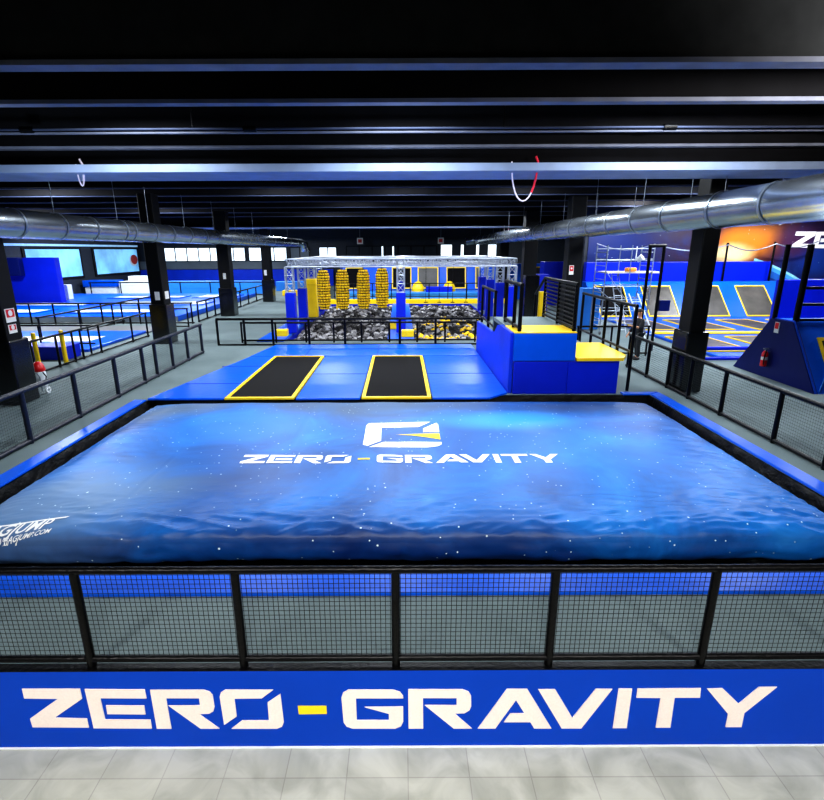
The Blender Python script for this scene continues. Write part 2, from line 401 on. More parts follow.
# projector-like spotlight bracket on the nearest left pillar
t = thing('spotlight', 'small black spotlight fixed to the nearest left pillar', 'lamp', (-10.0, 13.05, 3.1))
MB().tube((-10.1, 13.06, 3.2), (-10.1, 12.86, 3.2), .02).build('bracket', M['black'], t)
MB().tube((-10.22, 12.84, 3.26), (-9.92, 12.72, 3.17), .09, 12).build('housing', M['black'], t)
MB().tube((-9.915, 12.718, 3.168), (-9.905, 12.714, 3.165), .075, 12).build('lens', M['steel'], t)

# ------------------------------------------------------------------ ducts
def duct(x, z, r, y0, y1, rings, label, tray):
    t = thing('air_duct', label, 'duct', (x, y0, z))
    m = MB(); m.tube((x, y0, z), (x, y1, z), r, 32, caps=False)
    if x > 0:
        m.path([(x, y1, z), (x - .15, y1 + .25, z), (x - .5, y1 + .45, z - .02), (x - 1.0, y1 + .5, z - .1)], r, 16)
    else:
        m.path([(x, y1, z), (x + .15, y1 + .3, z), (x + .45, y1 + .5, z - .15), (x + .5, y1 + .55, z - .8)], r, 16)
    m.build('duct_body', M['duct'], t)
    for y in rings:
        MB().tube((x, y - .035, z), (x, y + .035, z), r + .018, 32, caps=False).build('joint_ring', M['steel'], t)
    for y in rings[1::2]:
        MB().tube((x, y + .06, z + r), (x, y + .06, 6.9), .008, 6).build('hanger', M['steel'], t)
    return t
ringsL = [9.9, 12.1, 13.8, 15.5, 17.1, 18.9, 19.5, 21.2, 22.8, 24.7, 26.6, 28.5, 30.4, 32.3, 34.2, 36.1, 38, 41, 44, 47, 50]
ringsR = [6.9, 8.8, 10.7, 12.5, 14.7, 16.6, 18.6, 20.6, 22.6, 24.6, 26.6, 28.6, 30.6, 32.6, 34.6, 37, 40, 43, 46, 50]
duct(-9.75, 4.52, .36, 5.5, 52, ringsL, 'long galvanised round air duct along the row of left pillars', -1)
duct(7.3, 4.69, .395, 3.0, 52, ringsR, 'long shiny round air duct along the row of right pillars', 1)
t = thing('cable_tray', 'pale metal tray running below the right air duct', 'tray', (8.9, 9, 4.5))
MB().box(8.7, 9.05, 8, 31, 4.5, 4.53).box(8.7, 8.72, 8, 31, 4.5, 4.6).box(9.03, 9.05, 8, 31, 4.5, 4.6).build('channel', M['alu'], t)
for y in (10, 13, 17, 21, 25, 29): MB().tube((8.87, y, 4.5), (8.87, y, 7), .01, 6).build('hanger', M['steel'], t)
# loose cables hanging from the big beam
def loop(label, x, y, z, w, h, red):
    t = thing('hanging_cable', label, 'cable', (x, y, z), 'loose cables hanging from the ceiling')
    pts = [(x - w / 2 * math.cos(a), y, z - h * math.sin(a)) for a in [PI * i / 14 for i in range(15)]]
    k = 10
    MB().path(pts[:k + 1], .016, 6).build('cable', M['cable_white'], t)
    MB().path(pts[k:] + [(x + w / 2 - .05, y, z + .1)], .022, 6).build('cable_end', M['cable_red'] if red else M['cable_white'], t)
loop('white and red loop of cable hanging from the pale main beam', 2.62, 11.9, 5.62, .55, .78, True)
loop('short white cable end hanging from the main beam at the left', -6.75, 11.9, 5.6, .14, .42, False)
loop('small red cable hanging from the far ceiling beam', 7.9, 40.9, 5.6, .35, .8, True)

# ------------------------------------------------------------------ railings
def net_quads(m, A, B, z0a, z0b, h, pitch, w, sag=0.0):
    """cord net between posts at A and B (x,y); z0 the lower edge at each end"""
    A, B = Vector(A), Vector(B); L = (B - A).length; d = (B - A) / L
    n = max(2, round(L / pitch)); k = max(2, round(h / pitch))
    nx = max(2, n // 4)
    def pt(s_, z): return (A.x + d.x * s_, A.y + d.y * s_, z0a + (z0b - z0a) * s_ / L + z)
    for i in range(1, n):
        s_ = L * i / n + random.uniform(-.15, .15) * pitch * .4
        m.add([pt(s_ - w / 2, 0), pt(s_ + w / 2, 0), pt(s_ + w / 2, h), pt(s_ - w / 2, h)], [(0, 1, 2, 3)])
    for j in range(1, k):
        z = h * j / k
        m.add([pt(0, z - w / 2), pt(L, z - w / 2), pt(L, z + w / 2), pt(0, z + w / 2)], [(0, 1, 2, 3)])

def railing(label, A, B, posts, h=1.08, zb=.1, r=.032, z=0.0, z2=None, net=None, m=None, bars=0, group=None, cat='railing', name='guard_rail', ext=True, pr=None, base=0.0):
    """posts: distances from A along AB"""
    m = m or M['black']; pr = pr or r
    A, B = Vector(A), Vector(B); L = (B - A).length; d = (B - A) / L
    z2 = z if z2 is None else z2
    P = lambda s_, zz: (A.x + d.x * s_, A.y + d.y * s_, z + (z2 - z) * s_ / L + zz)
    t = thing(name, label, cat, (A.x, A.y, z), group)
    MB().tube(P(0, h), P(L, h), r, 10).build('top_rail', m, t)
    MB().tube(P(0, zb), P(L, zb), r * .9, 10).build('bottom_rail', m, t)
    for s_ in posts: MB().tube(P(s_, -base), P(s_, h), pr, 10).build('post', m, t)
    for k in range(bars):
        zz = zb + (h - zb) * (k + 1) / (bars + 1)
        MB().tube(P(0, zz), P(L, zz), r * .5, 8).build('middle_bar', m, t)
    if net:
        for s0, s1 in zip(posts, posts[1:]):
            mm = MB(); a = P(s0, 0); b = P(s1, 0)
            net_quads(mm, (a[0], a[1]), (b[0], b[1]), a[2] + zb, b[2] + zb, h - zb, net, .006 if net < .07 else .007)
            mm.build('net_panel', M['net'], t)
    return t

railing('nearest long black padded railing with netting, standing above the blue lettered board', (-9.0, 4.12), (9.0, 4.12), [.15 + 1.465 * i for i in range(13)], h=1.06, zb=.09, r=.036, net=.048, pr=.04)
railing('long dark railing with netting beside the airbag on the left', (-7.72, 5.0), (-7.72, 20.1), [.1, 1.8, 3.5, 5.2, 6.93, 8.73, 10.27, 11.1, 12.3, 13.6, 15.0], h=1.12, zb=.06, net=.06, m=M['navy_tube'], r=.055)
railing('long dark railing with netting beside the airbag on the right', (7.64, 4.6), (7.64, 17.3), [.1, 1.4, 2.75, 4.1, 5.45, 7.3, 8.75, 9.9, 11.2, 12.6], h=1.1, zb=.06, net=.06, m=M['black'], r=.05)
railing('black railing across the back of the blue trampoline deck', (-7.7, 21.75), (3.3, 21.75), [0.02, 1.15, 2.33, 3.85, 5.35, 7.65, 9.15, 10.98], h=1.1, zb=.02, r=.05)
railing('lower black railing just behind the deck railing, at the edge of the foam pit', (-6.9, 22.4), (3.25, 22.4), [.03, 1.5, 2.8, 4.0, 5.2, 6.4, 7.6, 8.8, 10.1], h=.86, zb=.1, r=.042)

# ------------------------------------------------------------------ lettered board
GLYPHS = [
    ('Z', [[(-3.656,-0.191),(-3.1,-0.193),(-3.099,-0.31),(-3.41,-0.543),(-3.095,-0.555),(-3.094,-0.665),(-3.647,-0.658),(-3.652,-0.553),(-3.333,-0.311),(-3.658,-0.305)]]),
    ('E', [[(-3.055,-0.198),(-2.479,-0.204),(-2.477,-0.31),(-2.923,-0.306),(-2.918,-0.566),(-2.474,-0.573),(-2.475,-0.681),(-3.048,-0.674)],[(-2.882,-0.393),(-2.511,-0.399),(-2.513,-0.505),(-2.884,-0.499)]]),
    ('R', [[(-2.428,-0.209),(-1.911,-0.211),(-1.856,-0.234),(-1.833,-0.274),(-1.829,-0.419),(-1.848,-0.471),(-1.893,-0.5),(-1.99,-0.503),(-1.808,-0.686),(-1.993,-0.685),(-2.276,-0.398),(-1.968,-0.399),(-1.968,-0.311),(-2.287,-0.309),(-2.282,-0.684),(-2.426,-0.683)]]),
    ('O', [[(-1.757,-0.639),(-1.767,-0.295),(-1.751,-0.244),(-1.707,-0.212),(-1.244,-0.214),(-1.363,-0.315),(-1.626,-0.318),(-1.625,-0.534)],[(-1.689,-0.687),(-1.576,-0.585),(-1.312,-0.586),(-1.309,-0.365),(-1.178,-0.263),(-1.168,-0.61),(-1.189,-0.663),(-1.241,-0.689)]]),
    ('-', [[(-1.019,-0.412),(-0.74,-0.413),(-0.741,-0.507),(-1.014,-0.51)]]),
    ('G', [[(-0.591,-0.311),(-0.572,-0.25),(-0.522,-0.217),(-0.088,-0.219),(-0.023,-0.246),(0.005,-0.293),(0.007,-0.322),(-0.451,-0.32),(-0.45,-0.588),(-0.133,-0.59),(-0.135,-0.51),(-0.371,-0.427),(0.006,-0.423),(0.006,-0.605),(-0.016,-0.664),(-0.075,-0.694),(-0.495,-0.692),(-0.553,-0.666),(-0.58,-0.613)]]),
    ('R2', [[(0.055,-0.216),(0.579,-0.218),(0.637,-0.245),(0.663,-0.296),(0.668,-0.42),(0.653,-0.471),(0.604,-0.507),(0.508,-0.51),(0.685,-0.697),(0.505,-0.697),(0.216,-0.407),(0.527,-0.409),(0.524,-0.322),(0.198,-0.32),(0.203,-0.695),(0.059,-0.695)]]),
    ('A', [[(0.742,-0.698),(1.004,-0.216),(1.201,-0.217),(1.47,-0.701),(1.299,-0.7),(1.256,-0.621),(0.995,-0.62),(1.052,-0.513),(1.193,-0.514),(1.1,-0.349),(0.915,-0.698)]]),
    ('V', [[(1.306,-0.221),(1.47,-0.222),(1.665,-0.57),(1.859,-0.22),(2.021,-0.221),(1.764,-0.702),(1.571,-0.701)]]),
    ('I', [[(2.08,-0.218),(2.211,-0.219),(2.213,-0.7),(2.076,-0.7)]]),
    ('T', [[(2.262,-0.219),(2.872,-0.216),(2.88,-0.329),(2.635,-0.328),(2.644,-0.696),(2.5,-0.695),(2.499,-0.331),(2.264,-0.327)]]),
    ('Y', [[(2.931,-0.222),(3.08,-0.217),(3.269,-0.405),(3.428,-0.204),(3.603,-0.205),(3.344,-0.518),(3.346,-0.693),(3.188,-0.692),(3.187,-0.532)]]),
]

t = thing('lettered_board', 'long blue board with big white lettering reading ZERO-GRAVITY along the platform front', 'sign', (0, 4.05, -.93))
MB().box(-12, 12, 4.05, 4.08, -.93, 0).build('board', M['blue_sign'], t)
MB().box(-12, 12, 4.05, 4.15, 0, .008).build('top_trim', M['black'], t)
MB().box(-12, 12, 4.035, 4.05, -.93, -.918).build('bottom_trim', M['white'], t)
for nm, polys in GLYPHS:
    m = MB()
    for pl in polys: m.prism(pl, 'y', 4.042, 4.051)
    m.build('dash' if nm == '-' else 'letter', M['print_yellow' if nm == '-' else 'letter_white'], t)

# ------------------------------------------------------------------ airbag
BX, BY0, BY1 = 6.5, 6.42, 13.3
def bag_h(x, y, wr=True):
    s = min(1, abs(x) / BX); tt = (y - (BY0 + BY1) / 2) / ((BY1 - BY0) / 2); tt = max(-1, min(1, tt))
    back = max(0, tt)
    z = -.12 + .25 * math.sqrt(max(0, (1 - s ** 7) * (1 - abs(tt) ** (16 if tt < 0 else 5))))
    z += .05 * (1 - s * s) * math.exp(-((tt + .55) / .5) ** 2)
    if wr:
        f = max(0, min(1, (-tt - .55) / .35)); f2 = max(0, min(1, (abs(x) - 4.6) / 1.6)) * .35
        if x < -4.0: f *= max(.12, (x + 5.4) / 1.4 if x > -5.4 else .12)
        n1 = noise.noise(Vector((x * 1.3 + y * 1.6, y * 4.5, 2.0))); n2 = noise.noise(Vector((x * 3.4 - y * 3, y * 8.0, 9.0)))
        r1 = (1 - abs(n1) * 2.2); r2 = (1 - abs(n2) * 2.2)
        z += (f + f2) * (.028 * r1 + .014 * r2)
        z += .012 * noise.noise(Vector((x * 1.1, y * 1.6, 5)))
        z += .006 * (1 - min(1, abs(((x + 20) % 2.1) - 1.05) / .05)) * -1 if abs(((x + 20) % 2.1) - 1.05) < .05 else 0
    return z
t = thing('landing_airbag', 'huge blue starry airbag with white ZERO-GRAVITY print lying in the pit', 'airbag', (0, 9.6, -.4))
NX, NY = 320, 240
xs = [-BX + 2 * BX * (.5 - .5 * math.cos(PI * i / NX)) * .5 + (2 * BX * i / NX) * .5 for i in range(NX + 1)]
ys = [BY0 + (BY1 - BY0) * (.5 * (.5 - .5 * math.cos(PI * j / NY)) + .5 * j / NY) for j in range(NY + 1)]
vs = []
for j, y in enumerate(ys):
    for i, x in enumerate(xs):
        z = bag_h(x, y)
        # front and side walls belly out and are creased
        vs.append((x, y, z))
fs = [(j * (NX + 1) + i, j * (NX + 1) + i + 1, (j + 1) * (NX + 1) + i + 1, (j + 1) * (NX + 1) + i) for j in range(NY) for i in range(NX)]
m = MB(); m.add(vs, fs, True)
# skirt going down into the pit
def skirt(pts, nrm):
    rows = 14; k = len(pts); vv = []
    for r_ in range(rows + 1):
        f = r_ / rows
        for i, q in enumerate(pts):
            wx = max(0, 1 - (BX - abs(q[0])) / .3) * (1 if q[0] > 0 else -1); wy = max(0, 1 - min(q[1] - BY0, BY1 - q[1]) / .3) * (1 if q[1] > 9.5 else -1)
            nx_, ny_ = (nrm[0] or wx, nrm[1] or wy)
            b = math.sin(f * PI) * .045 - .45 * f ** 3 + (.03 * noise.noise(Vector((q[0] * 1.6, q[1] * 1.6, f * 4))) + .012 * noise.noise(Vector((q[0] * 5, q[1] * 5, f * 3)))) * min(1, f * 4)
            vv.append((q[0] + nx_ * b, q[1] + ny_ * b, q[2] - .5 * f))
    ff = [(r_ * k + i, (r_ + 1) * k + i, (r_ + 1) * k + i + 1, r_ * k + i + 1) for r_ in range(rows) for i in range(k - 1)]
    m.add(vv, ff, True)
skirt([vs[i] for i in range(NX + 1)], (0, -1)); skirt([vs[NY * (NX + 1) + i] for i in range(NX, -1, -1)], (0, 1))
skirt([vs[j * (NX + 1)] for j in range(NY, -1, -1)], (-1, 0)); skirt([vs[j * (NX + 1) + NX] for j in range(NY + 1)], (1, 0))
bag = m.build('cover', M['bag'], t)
bag.data.validate()
def decal(name, polys, material, parent, lift=.009, dense=True):
    """flat print: outline polygons laid on the airbag surface"""
    m = MB()
    for pl in polys:
        bm = bmesh.new(); f = bm.faces.new([bm.verts.new((x, y, 0)) for x, y in pl])
        bmesh.ops.triangulate(bm, faces=[f])
        for _ in range(4):
            lg = [e for e in bm.edges if e.calc_length() > .09]
            if not lg: break
            bmesh.ops.subdivide_edges(bm, edges=lg, cuts=1, use_grid_fill=False)
            bmesh.ops.triangulate(bm, faces=bm.faces[:])
        for v in bm.verts: v.co.z = bag_h(v.co.x, v.co.y) + lift
        bmesh.ops.recalc_face_normals(bm, faces=bm.faces[:])
        for f in bm.faces:
            if f.normal.z < 0: f.normal_flip()
        m.bm(bm, True)
    return m.build(name, material, parent)
for nm, polys in GLYPHS:
    decal('dash_print' if nm == '-' else 'letter_print', [[(x * .806 + .02, 8.66 + (z + .695) * .86) for x, z in pl] for pl in polys], M['print_yellow' if nm == '-' else 'print_white'], t)
EM = [[(-.77, 10.81), (-.75, 10.95), (-.69, 11.02), (.65, 11.07), (.37, 10.71), (-.43, 10.69), (-.41, 9.85), (-.66, 9.55), (-.76, 9.62)],
      [(.47, 10.63), (.78, 11.0), (.81, 10.87), (.80, 10.38), (.46, 10.39)],
      [(-.63, 9.48), (-.36, 9.78), (.80, 9.77), (.79, 9.63), (.71, 9.53), (.5, 9.46), (-.3, 9.46)]]
decal('emblem_print', EM, M['print_white'], t)
decal('emblem_arrow', [[(-.12, 10.25), (.80, 10.29), (.79, 9.92), (.60, 10.0), (.2, 10.18)]], M['print_yellow'], t)
# the maker's lettering near the front corner, cut by the frame
def font_polys(text, size, shear, spacing=1.0):
    cu = bpy.data.curves.new('lettering', 'FONT'); cu.body = text; cu.size = size; cu.shear = shear; cu.space_character = spacing; cu.offset = size * .018
    cu.resolution_u = 3
    o = bpy.data.objects.new('lettering', cu); COL.objects.link(o)
    bpy.context.view_layer.update()
    dg = bpy.context.evaluated_depsgraph_get(); ev = o.evaluated_get(dg); me = ev.to_mesh()
    vv = [v.co.copy() for v in me.vertices]; ff = [list(p.vertices) for p in me.polygons]
    ev.to_mesh_clear(); bpy.data.objects.remove(o); bpy.data.curves.remove(cu)
    return vv, ff
def font_decal(name, text, size, x, y, ang, shear, sx, sy, lift, parent, anchor_right=True):
    vv, ff = font_polys(text, size, shear)
    w = max(v.x for v in vv)
    ca, sa = math.cos(ang), math.sin(ang)
    bm = bmesh.new(); bv = []
    for v in vv:
        a, b = (v.x - (w if anchor_right else 0)) * sx, v.y * sy
        bv.append(bm.verts.new((x + a * ca - b * sa, y + a * sa + b * ca, 0)))
    for f in ff:
        try: bm.faces.new([bv[i] for i in f])
        except ValueError: pass
    bmesh.ops.triangulate(bm, faces=bm.faces[:])
    for _ in range(3):
        lg = [e for e in bm.edges if e.calc_length() > .06]
        if lg: bmesh.ops.subdivide_edges(bm, edges=lg, cuts=1); bmesh.ops.triangulate(bm, faces=bm.faces[:])
    for v in bm.verts: v.co.z = bag_h(v.co.x, v.co.y) + lift
    return MB().bm(bm, True).build(name, M['print_white'], parent)
font_decal('maker_print', 'BAGJUMP', .27, -4.98, 6.60, R(10), .5, .82, 1.0, .014, t)
font_decal('maker_web_print', 'WWW.BAGJUMP.COM', .09, -4.93, 6.515, R(10), .4, 1.0, 1.0, .014, t)
decal('maker_bar', [[(-5.9, 6.62), (-4.88, 6.80), (-4.84, 6.84), (-5.9, 6.66)]], M['print_white'], t, .014)

# pit liner and edge pads
m = MB()
def liner(x0, y0, x1, y1, ix, iy, n):
    rows = 8; vv = []
    for r_ in range(rows + 1):
        f = r_ / rows
        for i in range(n + 1):
            s_ = i / n; x = x0 + (x1 - x0) * s_; y = y0 + (y1 - y0) * s_
            cr = .035 * noise.noise(Vector((x * 4, y * 4, f * 3))) * (1 if 0 < r_ else 0)
            vv.append((x + ix * (f * .22 + cr), y + iy * (f * .22 + cr), -.02 - .75 * f ** 1.3 + cr * .6))
    m.add(vv, [(r_ * (n + 1) + i, r_ * (n + 1) + i + 1, (r_ + 1) * (n + 1) + i + 1, (r_ + 1) * (n + 1) + i) for r_ in range(rows) for i in range(n)], True)
liner(-6.8, 5.55, 6.8, 5.55, 0, 1, 220); liner(6.8, 13.8, -6.8, 13.8, 0, -.6, 220)
liner(-6.8, 13.8, -6.8, 5.55, .8, 0, 130); liner(6.8, 5.55, 6.8, 13.8, -.8, 0, 130)
m.box(-6.8, 6.8, 5.55, 13.8, -1.25, -1.2)
for q in ((-6.85, -6.8, 5.5, 13.85), (6.8, 6.85, 5.5, 13.85), (-6.85, 6.85, 5.5, 5.55), (-6.85, 6.85, 13.8, 13.85)): m.box(*q, -1.25, -.02)
tag(m.build('pit_liner', M['lining']), 'crinkled black liner hanging round the inside of the airbag pit', 'liner')
def pad(name, x0, x1, y0, y1, z0, z1, mt, label, cat='pad', group=None, bevel=.025, seams=(), axis='y'):
    t = thing(name, label, cat, ((x0 + x1) / 2, (y0 + y1) / 2, z0), group)
    MB().box(x0, x1, y0, y1, z0, z1, bevel).build('pad_body', M[mt], t)
    return t
def seamed(name, label, poly, z0, z1, mt, seams, cat='pad', group=None, bev=.02):
    """pad with outline poly and sewn seams (lines) slightly raised"""
    bm = bmesh.new(); lo = [bm.verts.new((x, y, z0)) for x, y in poly]; hi = [bm.verts.new((x, y, z1)) for x, y in poly]
    top = bm.faces.new(hi); bm.faces.new(lo[::-1]); n = len(poly)
    for i in range(n): bm.faces.new((lo[i], lo[(i + 1) % n], hi[(i + 1) % n], hi[i]))
    bmesh.ops.recalc_face_normals(bm, faces=bm.faces[:])
    bmesh.ops.bevel(bm, geom=[e for e in bm.edges if e.verts[0].co.z > z1 - 1e-4 and e.verts[1].co.z > z1 - 1e-4], offset=bev, segments=2, affect='EDGES', profile=.5)
    cx = sum(q[0] for q in poly) / n; cy = sum(q[1] for q in poly) / n
    t = thing(name, label, cat, (cx, cy, z0), group)
    MB().bm(bm, False).build('pad_body', M[mt], t)
    for a, b in seams:
        MB().tube((a[0], a[1], z1 - .002), (b[0], b[1], z1 - .002), .012, 6).build('seam', M['blue_deep'], t)
    return t
seamed('edge_pad', 'blue edge pad along the front of the airbag pit, behind the nearest railing', [(-7.15, 5.17), (7.15, 5.17), (7.15, 5.55), (-7.15, 5.55)], .0, .04, 'blue', [], bev=.012)
seamed('edge_pad', 'blue edge pad along the left side of the airbag pit', [(-7.15, 5.57), (-6.8, 5.57), (-6.8, 13.36), (-7.12, 13.36)], .0, .04, 'blue', [])
seamed('edge_pad', 'blue edge pad along the right side of the airbag pit', [(6.8, 5.57), (7.15, 5.57), (7.14, 13.93), (6.82, 13.7)], .0, .04, 'blue', [])
seamed('edge_pad', 'short blue edge pad at the back right corner of the pit, before the jump platform', [(6.08, 13.72), (6.8, 13.72), (7.12, 13.95), (6.08, 13.95)], .0, .04, 'blue', [])

# ------------------------------------------------------------------ trampoline deck
def trampoline(x0, x1, y0, y1, z, label, bed='mat_black', rim='yellow', w=.1, group=None):
    t = thing('trampoline', label, 'trampoline', ((x0 + x1) / 2, (y0 + y1) / 2, z - .05), group)
    MB().box(x0 + w, x1 - w, y0 + w, y1 - w, z - .035, z + .0).build('bed', M[bed], t)
    m = MB().box(x0, x1, y0, y0 + w * 1.1, z - .035, z + .025, .01).box(x0, x0 + w, y0 + w * 1.1, y1 - w * .8, z - .035, z + .025, .01).box(x1 - w, x1, y0 + w * 1.1, y1 - w * .8, z - .035, z + .025, .01).box(x0, x1, y1 - w * .8, y1, z - .035, z + .025, .01)
    m.build('border_pad', M[rim], t)
    return t
DZ = .05
trampoline(-4.72, -2.86, 13.36, 19.1, DZ, 'left of the two black trampolines with yellow borders behind the airbag')
trampoline(-1.06, .8, 13.36, 19.1, DZ, 'right of the two black trampolines with yellow borders behind the airbag')
seamed('deck_pad', 'blue deck pad left of both trampolines, with its slanted outer edge', [(-6.8, 13.42), (-4.76, 13.42), (-4.76, 19.12), (-5.62, 19.12)], .0, DZ, 'blue', [((-6.4, 15.0), (-4.76, 15.0)), ((-6.1, 17.4), (-4.76, 17.4))])
seamed('deck_pad', 'blue deck pad between the two trampolines', [(-2.82, 13.38), (-1.1, 13.38), (-1.1, 19.12), (-2.82, 19.12)], .0, DZ, 'blue', [((-2.82, 16.2), (-1.1, 16.2))])
seamed('deck_pad', 'blue deck pad between the right trampoline and the jump platform', [(.84, 13.38), (2.35, 13.38), (2.93, 13.9), (2.93, 19.12), (.84, 19.12)], .0, DZ, 'blue', [((.84, 16.2), (2.93, 16.2))])
seamed('deck_pad', 'wide blue deck pad across the back of the trampolines, before the railing', [(-5.64, 19.16), (2.93, 19.16), (2.93, 21.6), (-5.25, 21.6)], .0, DZ, 'blue', [((-5.4, 20.6), (2.78, 20.6)), ((-3.6, 19.16), (-3.6, 21.6)), ((-.9, 19.16), (-.9, 21.6))])

# ------------------------------------------------------------------ jump platform
t = thing('jump_platform', 'tall blue padded jump platform with yellow front edge behind the airbag', 'platform', (3.9, 14.5, 0))
MB().box(3.04, 4.72, 13.86, 13.98, .93, 1.68, .02).build('front_pad', M['blue'], t)
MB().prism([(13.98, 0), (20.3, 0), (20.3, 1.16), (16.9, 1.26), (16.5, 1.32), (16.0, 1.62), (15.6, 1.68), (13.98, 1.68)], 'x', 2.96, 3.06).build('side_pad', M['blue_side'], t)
MB().box(4.62, 4.72, 13.98, 16.2, .93, 1.66, .015).build('inner_side_pad', M['blue'], t)
MB().box(3.04, 4.72, 13.87, 15.2, 1.68, 1.72, .012).build('edge_pad', M['yellow'], t)
MB().box(3.06, 4.72, 15.2, 17.3, 1.6, 1.71).build('top_carpet', M['carpet'], t)
MB().box(3.06, 4.72, 17.3, 20.7, .9, 1.15).box(3.06, 4.72, 17.25, 17.3, 1.0, 1.6).build('step_carpet', M['carpet'], t)
t = thing('side_platform', 'lower shade-darkened blue padded block with a yellow top beside the jump platform', 'platform', (4.6, 14.5, 0))
MB().box(3.07, 4.55, 13.88, 13.97, 0.0, .92, .02).box(4.55, 5.94, 13.88, 13.97, 0.0, .92, .02).build('front_pad', M['blue_deep'], t)  # deeper blue paints in the shade of a front turned from the light
MB().box(5.84, 5.94, 13.97, 18.2, 0.0, .9, .015).build('side_pad', M['blue_deep'], t)
MB().prism([(4.76, 13.84), (6.02, 13.84), (6.28, 14.3), (6.28, 16.3), (4.76, 16.3)], 'z', .93, 1.01).build('top_pad', M['yellow'], t)
MB().box(4.76, 5.83, 16.3, 18.6, .8, .95).build('top_carpet', M['carpet'], t)
railing('tall railing on the left edge of the jump platform, with pale worn top', (3.2, 13.98), (3.2, 16.1), [.05, .8, 2.05], h=1.22, zb=.09, z=1.72, r=.055)
railing('lower railing on the steps behind the jump platform', (3.12, 17.35), (3.12, 20.2), [.05, 1.3, 2.8], h=1.35, zb=.2, z=1.16, r=.05)
tt = railing('tall railing with dense bars on the right edge of the jump platform', (4.66, 13.98), (4.66, 17.2), [.05, 1.6, 3.15], h=1.24, zb=.09, z=1.72, r=.045, bars=9)
MB().tube((4.66, 17.2, 2.96), (4.66, 18.3, 2.35), .045).tube((4.66, 18.3, 2.35), (4.66, 18.3, 1.15), .045).build('sloped_end', M['black'], tt)
railing('black railing along the right edge of the lower yellow platform', (6.34, 14.1), (6.34, 18.4), [.03, 1.0, 2.1, 3.2, 4.25], h=1.25, zb=.0, z=1.12, r=.045, base=1.1)
# ------------------------------------------------------------------ truss frame and foam pit
def truss(m, p0, p1, s_, side, up, r=.028, rl=.014, step=None):
    """square lattice beam from p0 to p1; side/up unit vectors"""
    p0, p1, side, up = Vector(p0), Vector(p1), Vector(side), Vector(up)
    cs = [side * a * s_ / 2 + up * b * s_ / 2 for a, b in ((-1, -1), (1, -1), (1, 1), (-1, 1))]
    for c in cs: m.tube(p0 + c, p1 + c, r, 6)
    L = (p1 - p0).length; n = max(2, round(L / (step or s_ * 1.1)))
    for k in range(4):
        a, b = cs[k], cs[(k + 1) % 4]
        for i in range(n):
            q0 = p0.lerp(p1, i / n); q1 = p0.lerp(p1, (i + 1) / n)
            if i % 2 == 0: m.tube(q0 + a, q1 + b, rl, 5, caps=False)
            else: m.tube(q0 + b, q1 + a, rl, 5, caps=False)
            m.tube(q1 + a, q1 + b, rl, 5, caps=False)
t = thing('truss_frame', 'silver lattice truss frame standing over the foam pit', 'truss', (0, 29, 0))
TX, TZ = 5.12, 3.28
TY = [24.6, 27.6, 30.6, 33.6]
for y in TY:
    m = MB(); truss(m, (-TX - .15, y, TZ), (TX + .15, y, TZ), .34, (0, 1, 0), (0, 0, 1), r=.03, rl=.014, step=.42); m.build('cross_truss', M['alu'], t)
for x in (-TX, 0, TX):
    m = MB(); truss(m, (x, TY[0] + .17, TZ), (x, TY[-1] - .17, TZ), .34, (1, 0, 0), (0, 0, 1), step=.45); m.build('long_truss', M['alu'], t)
for x in (-TX, TX):
    for i, y in enumerate(TY):
        m = MB(); truss(m, (x, y, .09), (x, y, TZ - .17), .34, (1, 0, 0), (0, 1, 0), r=.032, rl=.016); c = m.build('column', M['alu'], t)
        if x < 0 and i == 2: MB().box(x - .3, x + .3, y - .3, y + .3, .1, 2.28, .04).box(x - .31, x + .31, y - .31, y + .31, 1.95, 2.05, .02).build('column_pad', M['yellow'], c)
        else: MB().box(x - .22, x + .22, y - .22, y + .22, .1, 1.95 if x < 0 else 2.2, .03).build('column_pad', M['blue_deep'], c)
for y in (TY[0], TY[-1]):
    m = MB(); truss(m, (0, y, .05), (0, y, TZ - .17), .34, (1, 0, 0), (0, 1, 0), r=.032, rl=.016); c = m.build('column', M['alu'], t)
    MB().box(-.22, .22, y - .22, y + .22, .1, 1.95, .03).build('column_pad', M['blue_deep'], c)
# black straps hanging from the truss on the right side
for i, x in enumerate((1.3, 2.0, 2.7, 3.4, 4.1)):
    tk = thing('hanging_strap', ['first', 'second', 'third', 'fourth', 'fifth'][i] + ' thin black strap from the middle column over the right foam pit', 'strap', (x, 27.6, TZ - .2), 'black straps over the right foam pit')
    MB().box(x - .012, x + .012, 27.59, 27.61, 1.2, TZ - .17).build('strap', M['black'], tk)
    MB().tube((x - .1, 27.6, 1.2), (x + .1, 27.6, 1.2), .025, 8).build('handle', M['black'], tk)

